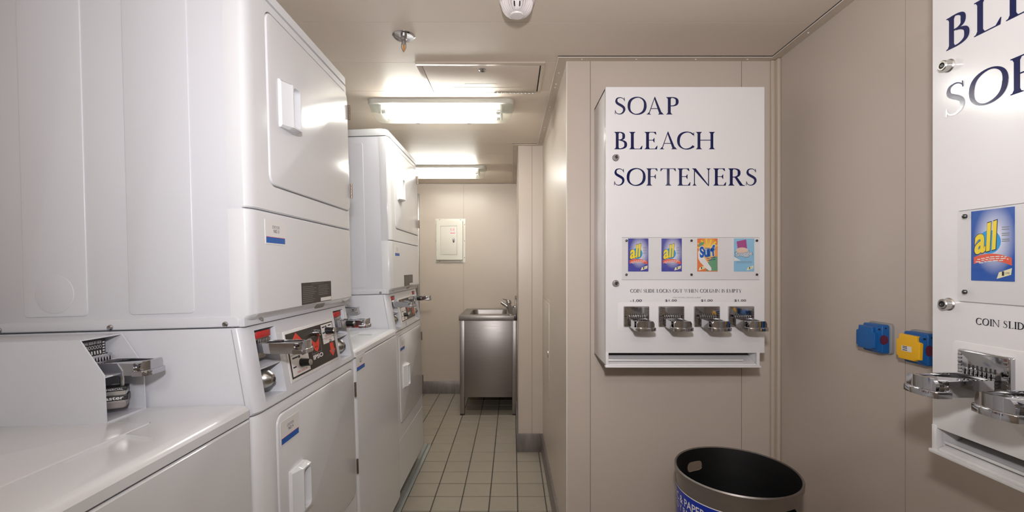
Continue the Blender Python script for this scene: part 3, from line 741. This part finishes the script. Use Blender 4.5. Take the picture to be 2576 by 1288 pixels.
        bg = quick('load_flag', 'cream_p', cd, lambda bm: put_poly(bm, [P(sx_, .03), P(sx_+.32, .09), P(sx_+.34, .18), P(sx_+.05, .12)], f2, .0018), 0)
        quick('load_number', 'ink', cd, lambda bm: (sans(bm, '1', f2, .0020, a+w_*(sx_+.12), a+w_*(sx_+.17), c0+h_*.075, c0+h_*.135, .02), sans(bm, 'LOAD', f2, .0020, a+w_*(sx_+.19), a+w_*(sx_+.29), c0+h_*.10, c0+h_*.125)), 0)
    a0, a1, b0, b1 = U(1564), U(1910), Z(704), 1.28+(672-597)*S
    if first_card: b0 -= .006
    cv = quick('card_cover', 'acrylic', r, lambda bm: prism(bm, rr(a0, a1, b0, b1, .002, 2), fr, .0024, .0048, .0006), 30)
    quick('cover_edge', 'grey_pl', cv, lambda bm: [prism(bm, q, fr, .0001, .0012) for q in (
        [(a0, b0), (a1, b0), (a1, b0+.0010), (a0, b0+.0010)], [(a0, b1-.0008), (a1, b1-.0008), (a1, b1), (a0, b1)])], 0)
    for px in (1575, 1738, 1902):
        for v in (1.28+(672-605.5)*S, b0+.019):
            quick('cover_screw', 'rivet', r, lambda bm: lathe(bm, [(.0042, .0048), (.0042, .0075), (.0025, .0095), (.0005, .010)], fr, 14, cu=U(px), cv=v))
    for py in (397, 713):
        v = 1.28+(672-py)*S-(low if py > 600 else 0)
        lk = quick('lock', 'satin', r, lambda bm: lathe(bm, [(.0125, 0), (.0125, .001), (.0105, .003), (.0100, .013), (.0085, .0145), (.006, .0145), (.006, .009)], fr, 24, cu=U(1549), cv=v))
        quick('key_barrel', 'rivet', lk, lambda bm: lathe(bm, [(.0058, .008), (.0058, .0115), (.0042, .0115), (.0042, .0105), (.003, .0105), (.003, .0135)], fr, 18, cu=U(1549), cv=v))
    for k, (p0, p1) in enumerate(((1568, 1632), (1657, 1718), (1744, 1809), (1832, 1893))):
        coin_slide(r, ((U(p0)+U(p1))/2, -D-.001, Z(820.5)-.001), 0, 1, red=(k == 2))
    return r
vending((.333, 1.864, 0), 0, 'white laundry supplies vending machine hanging on the wall above the waste bin', .0, False)
v2 = vending((1.076, .9236, 0), -PI/2, 'white supplies vending machine at the right edge of the frame, coin slides jutting into view', .0135, True)

# ================================================================ WASTE BIN
BX, BY, BR, BH = .703, 1.438, .183, .645
wb = root('waste_bin', (BX, BY, 0), (0, 0, 0), 'round stainless steel waste bin with black inside and blue paper sign on the floor', 'bin')
def binbody(bm):
    n = 64; prof = [(BR*.90, 0), (BR*.975, BH-.02), (BR, BH-.018), (BR+.001, BH-.004), (BR-.002, BH), (BR-.006, BH-.003), (BR*.955, BH-.03), (BR*.87, .012)]
    loft(bm, [[(r_*math.cos(2*PI*i/n), r_*math.sin(2*PI*i/n), z) for i in range(n)] for r_, z in prof])
bb = quick('bin_shell', ['steel', 'binlin'], wb, binbody, 40)
def hole(ang):
    c = B(); f_ = lambda u, v, d: (math.cos(ang)*(BR*.97+d)-math.sin(ang)*u, math.sin(ang)*(BR*.97+d)+math.cos(ang)*u, v)
    prism(c, rr(-.034, .034, BH-.078, BH-.045, .0160, 6), f_, -.05, .05); return c, f_
for ang in (math.radians(113), math.radians(-67)):
    c, f_ = hole(ang); cut(bb, c)
me = bb.data
for p in me.polygons:
    c = p.center; rad = math.hypot(c.x, c.y); nr = (p.normal.x*c.x+p.normal.y*c.y)
    if (nr < -.02*rad and c.z < BH-.006 and abs(p.normal.z) < .6) or (p.normal.z > .5 and c.z < .1): p.material_index = 1
quick('bin_lining', 'binlin', wb, lambda bm: loft(bm, [[(r_*math.cos(2*PI*i/64), r_*math.sin(2*PI*i/64), z) for i in range(64)] for r_, z in ((BR*.865, .014), (BR*.925, BH-.10), (BR*.925, BH-.095), (BR*.86, .02))]), 40)
def cyl(u, v, d, z0=0): # u: arc length from the front-left centre
    a = math.radians(-128)+u/BR; rr_ = BR*(.90+.075*v/(BH-.02))+.0008+d
    return (rr_*math.cos(a), rr_*math.sin(a), v)
def band(bm, u0, u1, v0, v1, d, n=40):
    for i in range(n):
        a, b_ = u0+(u1-u0)*i/n, u0+(u1-u0)*(i+1)/n
        bm.faces.new([bm.verts.new(cyl(a, v0, d)), bm.verts.new(cyl(b_, v0, d)), bm.verts.new(cyl(b_, v1, d)), bm.verts.new(cyl(a, v1, d))])
sg = quick('paper_sign', 'bluesign', wb, lambda bm: band(bm, -.31, .10, BH-.165, BH-.062, 0), 30)
quick('sign_border', 'sticker', sg, lambda bm: (band(bm, -.31, .10, BH-.062, BH-.0590, .0002), band(bm, -.31, .10, BH-.168, BH-.165, .0002)), 30)
quick('sign_lettering', 'sticker', sg, lambda bm: (sans(bm, 'PLASTIC & PAPER ONLY', cyl, .0006, -.283, .044, BH-.101, BH-.076, .012), sans(bm, 'PLASTICO Y PAPEL SOLO', cyl, .0006, -.289, .0, BH-.128, BH-.107, .004)), 0)

# ================================================================ WALL SOCKETS
def socket(y, zc, lidm, label, sticker):
    r = root('wall_socket', (1.079, y, zc), (0, 0, -PI/2), label, 'socket', 'capped sockets on the right wall')
    quick('mounting_plate', 'grey_pl', r, lambda bm: prism(bm, rr(-.042, .042, -.044, .044, .010, 4), FY, 0, .010, .003))
    quick('housing', 'blue_pl', r, lambda bm: (prism(bm, rr(-.036, .036, -.042, .040, .006, 4), FY, .010, .030, .003), loft(bm, [[FY(u, v, .029) for u, v in rr(-.034, .034, -.038, .036, .004, 3)], [FY(u, v, .044) for u, v in rr(-.030, .030, -.031, .030, .004, 3)]])))
    def lid(bm):
        prism(bm, [(-.030, -.032), (.020, -.032), (.026, -.028), (.034, -.026), (.036, .016), (.026, .020), (.026, .033), (-.026, .034), (-.028, .022), (-.036, .018), (-.036, -.024), (-.030, -.027)], FY, .042, .051, .003)
    quick('cap', lidm, r, lid)
    quick('side_sticker', 'maroon', r, lambda bm: prism(bm, circ(0, 0, .009, 20, .014), lambda u, v, d: (.0345+d, -.026+u, v-.002), .0, .002))
    quick('side_sticker', 'maroon', r, lambda bm: prism(bm, circ(0, 0, .006, 20, .011), lambda u, v, d: (.0362+d*.3, -.0195+u, v-.002), .0, .002))
    quick('screw', 'black', r, lambda bm: (box(bm, .030, .0347, -.038, -.034, .026, .030), box(bm, .032, .0369, -.022, -.018, .029, .033)))
    if sticker:
        q = quick('rating_label', 'grey_ink', r, lambda bm: box(bm, -.017, .012, -.0517, -.051, -.010, .004)); q.data.materials[0] = M['sticker']
        quick('rating_text', 'ink', q, lambda bm: [prism(bm, [(-.014, v), (.0, v), (.0, v+.002), (-.014, v+.002)], FY, .0518, .0519) for v in (-.008, -.003, .001)], 0)
    return r
socket(1.333, 1.075, 'blue_pl', 'blue plastic wall socket with blue cap, the farther of two', False)
socket(1.190, 1.070, 'yellow_pl', 'blue wall socket with yellow cap beside the edge of the vending machine', True)

# ================================================================ LAUNDRY MACHINES (leaning slightly back)
TILT = -.028; ZB = .083
def plan(xb, W, e=.016, c=.035, xf=0., n=6):
    """plan outline, CCW seen from above: back flat, front corners rounded elliptically"""
    pts = [(xb, 0)]
    pts += [(xf-e+e*math.sin(t), c*(1-math.cos(t))) for t in [PI/2*i/n for i in range(n+1)]]
    pts += [(xf-e+e*math.sin(t), W-c*(1-math.cos(t))) for t in [PI/2*(n-i)/n for i in range(n+1)]]
    pts += [(xb, W)]
    return pts
def wrap(bm, xb, W, levels, e=.016, c=.035):
    """levels: (z, front shift, shrink)"""
    rings = []
    for z, xf, s in levels:
        P = plan(xb+s, W-2*s, e, c, xf-s)
        rings.append([(x, y+s, z) for x, y in P])
    loft(bm, rings)
def door_handle(parent, u0, z0, w=.08, h=.126, m='enamel'):
    """moulded pull: a wedge that rises towards the hinge side, with a deep finger pocket"""
    def hb(bm):
        def prof(z, k): return [(.002, u0, z), (.002, u0+w, z), (.002+.024*k, u0+w*.985, z), (.002+.027*k, u0+w*.95, z), (.002+.025*k, u0+w*.42, z), (.002+.021*k, u0+w*.36, z), (.002+.009*k, u0+.003, z)]
        loft(bm, [prof(z0, .55), prof(z0+.006, 1), prof(z0+h-.006, 1), prof(z0+h, .55)])
    o = quick('handle', m, parent, hb, 35)
    c = B(); prism(c, rr(u0+w*.46, u0+w*.91, z0+.010, z0+h-.010, .010, 5), FX, .008, .06); cut(o, c)
    return o
def hinge(parent, u, z0, z1):
    return quick('hinge', 'bronze', parent, lambda bm: [tube(bm, [(.006, u, z0+(z1-z0)*i/5+.0005), (.006, u, z0+(z1-z0)*(i+1)/5-.0005)], .0042, 8) for i in range(5)])
def number_sticker(parent, u0, z0, l1, l2, w=.10, h=.062, d=.0):
    s = quick('number_sticker', 'sticker', parent, lambda bm: prism(bm, rr(u0, u0+w, z0, z0+h, .002, 2), FX, d, d+.0008), 0)
    quick('blue_stripe', 'blue_band', s, lambda bm: prism(bm, [(u0+.004, z0+.004), (u0+w-.004, z0+.004), (u0+w-.004, z0+.0185), (u0+.004, z0+.0185)], FX, d+.0008, d+.0011), 0)
    quick('red_line', 'red', s, lambda bm: prism(bm, [(u0+.004, z0+.0185), (u0+w-.004, z0+.0185), (u0+w-.004, z0+.0195), (u0+.004, z0+.0195)], FX, d+.0008, d+.0011), 0)
    quick('number_text', 'grey_ink', s, lambda bm: sans(bm, l1, FX, d+.0011, u0+.034, u0+w-.030, z0+.041, z0+.0485), 0)
    quick('number_text', 'ink', s, lambda bm: sans(bm, l2, FX, d+.0011, u0+.040, u0+w-.034, z0+.0305, z0+.0385, .01), 0)
    return s
def stack_machine(yn, label, xbase=-.570, ysc=1., upper=('DRYER', 'NO. 3'), lower=('DRYER', 'NO. 4')):
    W = .671
    r = root('stacked_dryer', (xbase, yn, ZB), (0, TILT, 0), label, 'dryer', 'stacked tumble dryers')
    r.scale = (1, ysc, 1)
    # bodies
    for x in (-.66, -.07):
        for y in (.05, W-.05): quick('foot', 'black', r, lambda bm: tube(bm, [(x, y, -.046-.028*x), (x, y, .034)], .018, 12))
    quick('lower_cabinet', 'enamel_flash', r, lambda bm: box(bm, -.71, -.017, .001, W-.001, .030, .848, .002))
    quick('toe_panel', 'enamel', r, lambda bm: wrap(bm, -.03, W, [(.024, -.001, .001), (.026, 0, 0), (.280, 0, 0), (.282, -.001, .001)]))
    lp = quick('lower_front', 'enamel', r, lambda bm: wrap(bm, -.05, W, [(.284, -.001, .001), (.286, 0, 0), (.842, 0, 0), (.850, -.004, .0)]))
    c = B(); prism(c, rr(.088, .640, .355, .826, .030, 6), FX, -.012, .02); cut(lp, c)
    ld = quick('lower_door', 'enamel', r, lambda bm: prism(bm, rr(.0915, .6365, .3585, .8225, .027, 6), FX, -.011, .003, .004), 40)
    # console with sloping face
    zc0, zc1 = .853, 1.058
    slope = (.004+.026)/(zc1-zc0)
    fx = lambda z: .004-(z-zc0)*slope
    con = quick('console', 'enamel_flash', r, lambda bm: wrap(bm, -.71, W, [(zc0, fx(zc0)-.006, 0), (zc0+.006, fx(zc0), 0), (zc1-.002, fx(zc1), 0), (zc1, fx(zc1)-.002, 0)]), 30)
    c = B()
    for uu in (.045, .525):
        P = [(uu, .873), (uu+.100, .873), (uu+.097, 1.045), (uu+.003, 1.045)]
        loft(c, [[(-.115, u, v) for u, v in P], [(.05, u, v) for u, v in P]])
    cut(con, c)
    quick('console_seam', 'seam', r, lambda bm: loft(bm, [[(-.018-.002, -.0004, zc0+.002), (-.018, -.0004, zc0+.002), (-.018, .002, zc0+.002), (-.020, .002, zc0+.002)], [(-.048-.002, -.0004, zc1-.004), (-.048, -.0004, zc1-.004), (-.048, .002, zc1-.004), (-.050, .002, zc1-.004)]]), 0)
    # frames that follow the sloped face
    FS = lambda u, v, d: (fx(v)+d, u, v)
    for uu in (.045, .525):
        quick('coin_shelf', 'enamel_flash', r, lambda bm: loft(bm, [[(-.11, uu+.001, .968), (-.11, uu+.099, .968), (-.11, uu+.099, .972), (-.11, uu+.001, .972)], [(fx(.955)-.001, uu+.001, .950), (fx(.955)-.001, uu+.099, .950), (fx(.955)-.001, uu+.099, .953), (fx(.955)-.001, uu+.001, .953)]]))
        lk = quick('barrel_lock', 'satin', r, lambda bm: lathe(bm, [(.023, 0), (.025, .03), (.024, .045), (.019, .058), (.010, .066), (.004, .067)], lambda u, v, d: (-.068+d, uu+.042+u, .920+v), 28))
        quick('keyhole', 'rivet', lk, lambda bm: lathe(bm, [(.006, .060), (.006, .0675), (.003, .068)], lambda u, v, d: (-.068+d, uu+.046+u, .917+v), 14))
        cs = coin_slide(r, (-.038, uu+.044, .983), PI/2, .92, extend=.138, plate=False)
        q = quick('coin_label', 'redlab', cs, lambda bm: box(bm, -.033, .033, -.016, -.012, .044, .062, .001))
        quick('back_plate', 'chrome', cs, lambda bm: box(bm, -.040, .045, -.012, -.006, -.012, .062, .002))
    # control overlay
    pf = lambda s, t: (.182+.318*s, .893+.122*t)
    def poly(pts): return [pf(*p) for p in pts]
    cp = quick('control_panel', 'sticker', r, lambda bm: prism(bm, [(.182-.008, .885), (.508, .885), (.508, 1.023), (.174, 1.023)], FS, 0, .002, .0006), 30)
    pb = quick('overlay', 'panel_black', cp, lambda bm: prism(bm, poly([(0, 0), (1, 0), (1, 1), (0, 1)]), FS, .002, .0024), 0)
    quick('white_field', 'white_print', cp, lambda bm: prism(bm, poly([(.02, .04), (.35, .04), (.35, .62), (.02, .62)]), FS, .0024, .0027), 0)
    quick('white_field', 'white_print', cp, lambda bm: prism(bm, poly([(.71, .47), (.985, .47), (.985, .97), (.71, .97)]), FS, .0024, .0027), 0)
    quick('field_line', 'ink', cp, lambda bm: (prism(bm, poly([(.02, .50), (.35, .50), (.35, .508), (.02, .508)]), FS, .0027, .0028), prism(bm, poly([(.71, .60), (.985, .60), (.985, .608), (.71, .608)]), FS, .0027, .0028)), 0)
    quick('arrow_up', 'red', cp, lambda bm: prism(bm, poly([(.12, .68), (.23, .68), (.23, .78), (.28, .78), (.18, .98), (.08, .78), (.12, .78)]), FS, .0024, .0028), 0)
    quick('arrow_down', 'red', cp, lambda bm: prism(bm, poly([(.85, .44), (.94, .44), (.94, .26), (.98, .26), (.89, .08), (.81, .26), (.85, .26)]), FS, .0024, .0028), 0)
    quick('arrow_glyph', 'grey_ink', cp, lambda bm: [prism(bm, poly([(cx+.018*math.cos(2*PI*i/12), cy+.05*math.sin(2*PI*i/12)) for i in range(12)]), FS, .0028, .0030) for cx, cy in ((.178, .80), (.90, .22))], 0)
    L = lambda x, y: (.43+.22*x, .34+.42*y)
    def fox(bm):
        for sgn in (0, 1):
            m_ = (lambda x: x) if sgn == 0 else (lambda x: 1-x)
            for pl in ([(.10, .95), (.22, .62), (.42, .50), (.48, .50), (.48, .62), (.40, .64), (.28, .72)],
                       [(.10, .95), (.16, .50), (.36, .30), (.48, .50), (.22, .62)],
                       [(.16, .50), (.30, .20), (.47, .08), (.45, .30), (.36, .34)],
                       [(.46, .50), (.50, .50), (.50, 0), (.46, .12)]):
                q = [L(m_(x), y) for x, y in pl]
                put_poly(bm, [pf(*p) for p in (q if sgn == 0 else q[::-1])], FS, .0029)
    quick('emblem_box', 'grey_ink', cp, lambda bm: [prism(bm, poly([L(a, c), L(b, c), L(b, d), L(a, d)]), FS, .0024, .0026) for a, b, c, d in ((0, 1, 0, .02), (0, 1, .98, 1), (0, .02, 0, 1), (.98, 1, 0, 1))], 0)
    quick('emblem', 'red', cp, fox, 0)
    quick('brand_text', 'white_print', cp, lambda bm: sans(bm, 'IPSO', FS, .0028, *(pf(.44, 0)[0], pf(.66, 0)[0]), *(pf(0, .20)[1], pf(0, .31)[1]), .035), 0)
    def tiny(bm):
        for s0, t0, s1, t1 in ((.05, .42, .15, .455), (.155, .40, .19, .46), (.23, .43, .32, .46), (.04, .22, .10, .25), (.73, .89, .80, .92), (.81, .88, .84, .93), (.88, .90, .95, .93), (.725, .74, .78, .77)):
            prism(bm, poly([(s0, t0), (s1, t0), (s1, t1), (s0, t1)]), FS, .0027, .0028)
    quick('scale_marks', 'ink', cp, tiny, 0, kind='stuff')
    quick('selector_text', 'red', cp, lambda bm: [sans(bm, 'FABRIC SELECTOR', FS, .0029, pf(a, 0)[0], pf(b_, 0)[0], pf(0, t)[1], pf(0, t+.045)[1]) for a, b_, t in ((.10, .29, .08), (.77, .93, .64))]+[sans(bm, 'PUSH TO START', FS, .0029, pf(.78, 0)[0], pf(.92, 0)[0], pf(0, .555)[1], pf(0, .585)[1])], 0)
    for s, t in ((.20, .28), (.83, .79)):
        u, v = pf(s, t)
        kb = quick('knob', 'black', cp, lambda bm: loft(bm, [[FS(u+.015*math.cos(2*PI*i/20), v+.012*math.sin(2*PI*i/20), .002) for i in range(20)], [FS(u+.012*math.cos(2*PI*i/20), v+.010*math.sin(2*PI*i/20), .028) for i in range(20)]]))
        quick('knob_face', 'satin', kb, lambda bm: lathe(bm, [(.0105, .028), (.010, .0295), (.001, .031)], lambda a, b_, d: FS(u+a, v+b_*.8, d), 20))
    u, v = pf(.55, .84)
    quick('key_switch', 'chrome', cp, lambda bm: lathe(bm, [(.0105, .002), (.0105, .006), (.009, .020), (.005, .020), (.005, .015)], lambda a, b_, d: FS(u+a, v+b_, d), 20))
    u, v = pf(.86, .51)
    quick('start_button', 'chrome', cp, lambda bm: lathe(bm, [(.005, .002), (.005, .008), (.001, .009)], lambda a, b_, d: FS(u+a, v+b_, d), 12))
    # upper dryer
    up = quick('upper_cabinet', 'enamel_flash', r, lambda bm: box(bm, -.71, -.0185, .0008, W-.0008, 1.060, 1.872, .002))
    quick('base_flange', 'enamel_flash', r, lambda bm: prism(bm, [(-.708, 1.062), (-.030, 1.062), (-.030, 1.074), (-.034, 1.081), (-.042, 1.084), (-.708, 1.084)], lambda u, v, d: (u, .0008-d, v), 0, .004, .0015), 40)
    for a0, a1 in ((-.525, -.378), (-.283, -.132)):
        quick('pressed_panel', 'enamel_flash', r, lambda bm: prism(bm, rr(a0, a1, 1.095, 1.84, .010, 4), lambda u, v, d: (u, .0008-d, v), 0, .0022, .0018), 40)
    quick('knockout', 'enamel_flash', r, lambda bm: prism(bm, circ(-.4525, 1.148, .045, 40), lambda u, v, d: (u, .0008-d, v), .0022, .0034, .0008), 40)
    for x in (-.58, -.324, -.060):
        quick('side_screw', 'chrome', r, lambda bm: lathe(bm, [(.0065, 0), (.0065, .003), (.0045, .006), (.0005, .0065)], lambda u, v, d: (x+u, -.003-d, 1.068+v), 14))
    uf = quick('upper_front', 'enamel', r, lambda bm: wrap(bm, -.05, W, [(1.337, -.002, .001), (1.340, 0, 0), (1.868, 0, 0), (1.872, -.003, .001)]))
    c = B(); prism(c, rr(.088, .656, 1.402, 1.848, .030, 6), FX, -.012, .02); cut(uf, c)
    ud = quick('upper_door', 'enamel', r, lambda bm: prism(bm, rr(.0915, .6525, 1.4055, 1.8445, .027, 6), FX, -.011, .003, .004), 40)
    sp_ = quick('service_panel', 'enamel', r, lambda bm: wrap(bm, -.05, W, [(1.060, -.032, .001), (1.085, -.002, 0), (1.088, 0, 0), (1.331, 0, 0), (1.334, -.002, .001)]))
    quick('top_cover', 'enamel', r, lambda bm: wrap(bm, -.71, W, [(1.8755, 0, 0), (1.900, 0, 0), (1.909, -.004, .003), (1.913, -.012, .008)], e=.02))
    quick('center_notch', 'steel', r, lambda bm: loft(bm, [[(-.004, .36, 1.083), (-.004, .42, 1.083), (-.007, .42, 1.081), (-.007, .36, 1.081)], [(-.022, .38, 1.064), (-.022, .44, 1.064), (-.026, .44, 1.063), (-.026, .38, 1.063)]]))
    for u in (.06, .60):
        quick('panel_screw', 'satin', r, lambda bm: lathe(bm, [(.006, 0), (.006, .002), (.004, .004), (.0005, .004)], lambda a, b_, d: (-.0145+d-b_*.8, u+a, 1.073+b_*.7), 12))
    door_handle(ud, .140, 1.565)
    door_handle(ld, .140, .535)
    for z0, z1 in ((1.75, 1.805), (1.455, 1.51)): hinge(ud, .660, z0, z1)
    for z0, z1 in ((.715, .77), (.43, .485)): hinge(ld, .645, z0, z1)
    number_sticker(r, .064, 1.254, *upper, d=.0)
    number_sticker(r, .104, .740, *lower, d=.003)
    isx = quick('instruction_sticker', 'label_black', r, lambda bm: prism(bm, rr(.248, .458, 1.083+.006, 1.152, .001, 1), FX, 0, .0008), 0)
    def itx(bm):
        sans(bm, 'OPERATING INSTRUCTIONS', FX, .001, .31, .40, 1.1455, 1.1495)
        for i in range(9):
            for a, b_ in ((.254, .346), (.360, .452)):
                if b_ > .4 and i > 5: continue
                e_ = b_-random.uniform(0, .03)
                prism(bm, [(a, 1.1395-i*.0055), (e_, 1.1395-i*.0055), (e_, 1.1408-i*.0055), (a, 1.1408-i*.0055)], FX, .0008, .001)
    quick('instruction_text', 'grey_ink', isx, itx, 0)
    quick('instruction_box', 'sticker', isx, lambda bm: prism(bm, [(.375, 1.091), (.456, 1.091), (.456, 1.102), (.375, 1.102)], FX, .0008, .0011), 0)
    return r
stack_machine(1.0525, 'white stacked tumble dryer nearest the camera, with number 3 and number 4 stickers')
stack_machine(2.345, 'white stacked tumble dryer farther down the aisle, beyond the white washer', xbase=-.588, ysc=1.045, upper=('DRYER', 'NO. 1'), lower=('DRYER', 'NO. 2'))

def washer(yn, W, label, sticker, xbase=-.575):
    r = root('washing_machine', (xbase, yn, ZB), (0, TILT, 0), label, 'washer', 'top-loading washing machines')
    H = .884
    quick('cabinet', 'enamel_flash', r, lambda bm: wrap(bm, -.70, W, [(.030, -.004, 0), (H-.036, -.004, 0)], e=.012, c=.016))
    quick('front_panel', 'enamel', r, lambda bm: wrap(bm, -.03, W, [(.028, -.002, .001), (.030, 0, 0), (H-.037, 0, 0), (H-.034, -.003, .001)], e=.012, c=.016))
    tp = quick('top_deck', 'enamel', r, lambda bm: wrap(bm, -.70, W, [(H-.031, -.002, .001), (H-.029, 0, 0), (H-.012, 0, 0), (H-.006, -.002, .0015), (H-.002, -.006, .004), (H, -.012, .009)], e=.012, c=.016))
    c = B(); prism(c, rr(-.5485, -.1365, .0565, W-.1135, .0115, 4), FZ, H-.004, H+.02); prism(c, [(-.136, W*.52), (-.060, W*.56), (-.060, W*.68), (-.136, W*.72)], FZ, H-.005, H+.02); cut(tp, c)
    ld = quick('lid', 'enamel', r, lambda bm: prism(bm, rr(-.547, -.138, .058, W-.115, .010, 4), FZ, H-.004, H+.0008, .0025), 40)
    # meter case at the rear far corner
    uc0, uc1 = W-.118, W-.016
    prof = [(-.230, H), (-.232, H+.098), (-.280, H+.172), (-.69, H+.172), (-.69, H)]
    th = .003
    P3 = lambda y: (lambda u, v, d: (u, y+d, v))
    case = quick('coin_case', 'enamel_flash', r, lambda bm: (prism(bm, prof, P3(uc0), 0, th), prism(bm, prof, P3(uc1), -th, 0),
        box(bm, -.69, -.280, uc0+th, uc1-th, H+.169, H+.172), box(bm, -.69, -.231, uc0+th, uc1-th, H, H+.003), box(bm, -.40, -.397, uc0+th, uc1-th, H+.003, H+.169)), 0)
    quick('case_shelf', 'enamel_flash', case, lambda bm: box(bm, -.396, -.234, uc0+th, uc1-th, H+.092, H+.095))
    quick('meter_housing', 'satin', case, lambda bm: box(bm, -.396, -.310, uc0+.012, uc1-.012, H+.102, H+.160, .002))
    q = quick('coin_decal', 'black', case, lambda bm: prism(bm, [(uc0+.010, H+.121), (uc1-.012, H+.121), (uc1-.012, H+.163), (uc0+.010, H+.163)], FX, -.309, -.308), 0)
    def dec(bm):
        for i in range(10): prism(bm, [(uc0+.016+.0068*i, H+.122), (uc0+.0192+.0068*i, H+.122), (uc0+.0172+.0068*i, H+.139), (uc0+.014+.0068*i, H+.139)], FX, -.308, -.3076)
        sans(bm, 'VTC 8 COINS SIDE-BY-SIDE', FX, -.3076, uc0+.016, uc1-.022, H+.154, H+.160, .01)
        sans(bm, 'OOOOOOOOOO', FX, -.3076, uc0+.016, uc1-.022, H+.143, H+.151)
        for i in range(6): prism(bm, [(uc1-.019, H+.124+.006*i), (uc1-.014, H+.124+.006*i), (uc1-.014, H+.127+.006*i), (uc1-.019, H+.127+.006*i)], FX, -.308, -.3076)
    quick('decal_print', 'sticker', q, dec, 0)
    coin_slide(r, (-.300, (uc0+uc1)/2+.002, H+.090), PI/2, .92, extend=.145, plate=False)
    # rear console
    quick('rear_console', 'enamel_flash', r, lambda bm: loft(bm, [[(-.70, y, H), (-.52, y, H), (-.56, y, H+.165), (-.58, y, H+.172), (-.70, y, H+.172)] for y in (.002, uc0-.002)]), 30)
    if sticker: number_sticker(r, .008, .795, *sticker, d=.0)
    for x in (-.66, -.05):
        for y in (.05, W-.05):
            quick('foot', 'black', r, lambda bm: tube(bm, [(x, y, -.046-.028*x), (x, y, .034)], .018, 12))
    return r
washer(.398, .652, 'white top-loading washing machine in the near left corner, padlocked coin case on its deck', None)
washer(1.727, .612, 'white top-loading washing machine standing between the two stacked dryers', ('WASHER', 'NO. 1'), xbase=-.572)

# padlock hanging in the near coin case
pl = root('padlock', (-.862, .982, .9985), (0, 0, math.radians(32)), 'laminated steel padlock with black bumper and white lettering inside the washer coin case', 'padlock')
quick('body', 'satin', pl, lambda bm: prism(bm, rr(-.026, .026, -.019, .024, .006, 4), FY, -.013, .013, .002))
quick('base_cover', 'steel_dark', pl, lambda bm: prism(bm, rr(-.027, .027, -.021, -.003, .007, 4), FY, -.014, .014, .002))
bp_ = quick('bumper', 'black', pl, lambda bm: (prism(bm, rr(-.029, .029, -.004, .008, .002, 2), FY, -.016, .016, .002), prism(bm, rr(-.0275, .0275, .016, .025, .002, 2), FY, -.0145, .0145, .002)))
quick('lettering', 'sticker', bp_, lambda bm: (sans(bm, 'Master', FY, .0163, -.020, .022, -.0015, .0065, .02), sans(bm, 'COMMERCIAL', FY, .0148, -.023, .021, .0185, .0225)), 0)
quick('shackle', 'satin', pl, lambda bm: tube(bm, [(-.017, 0, .02), (-.017, 0, .036)]+[(-.017*math.cos(PI*i/8), 0, .040+.015*math.sin(PI*i/8)) for i in range(9)]+[(.017, 0, .036), (.017, 0, .02)], .004, 10))

# plinth and curb under the machines
pn = root('machine_plinth', (0, 0, 0), (0, 0, 0), 'grey-green steel kerb and plinth running under the row of machines', 'plinth')
quick('plinth_block', 'dark', pn, lambda bm: loft(bm, [[(-1.33, y, 0), (-.68, y, 0), (-.70, y, .036), (-1.33, y, .036)] for y in (.40, 3.03)]))
def curb(bm):
    rings = []
    for y in (.38, 3.27):
        rings.append([(-.655, y, 0), (-.586, y, 0), (-.586, y, .004), (-.606, y, .005), (-.610, y, .016), (-.618, y, .020), (-.632, y, .020), (-.640, y, .016), (-.655, y, .014)])
    loft(bm, rings)
quick('kerb_rail', 'curb', pn, curb, 40)
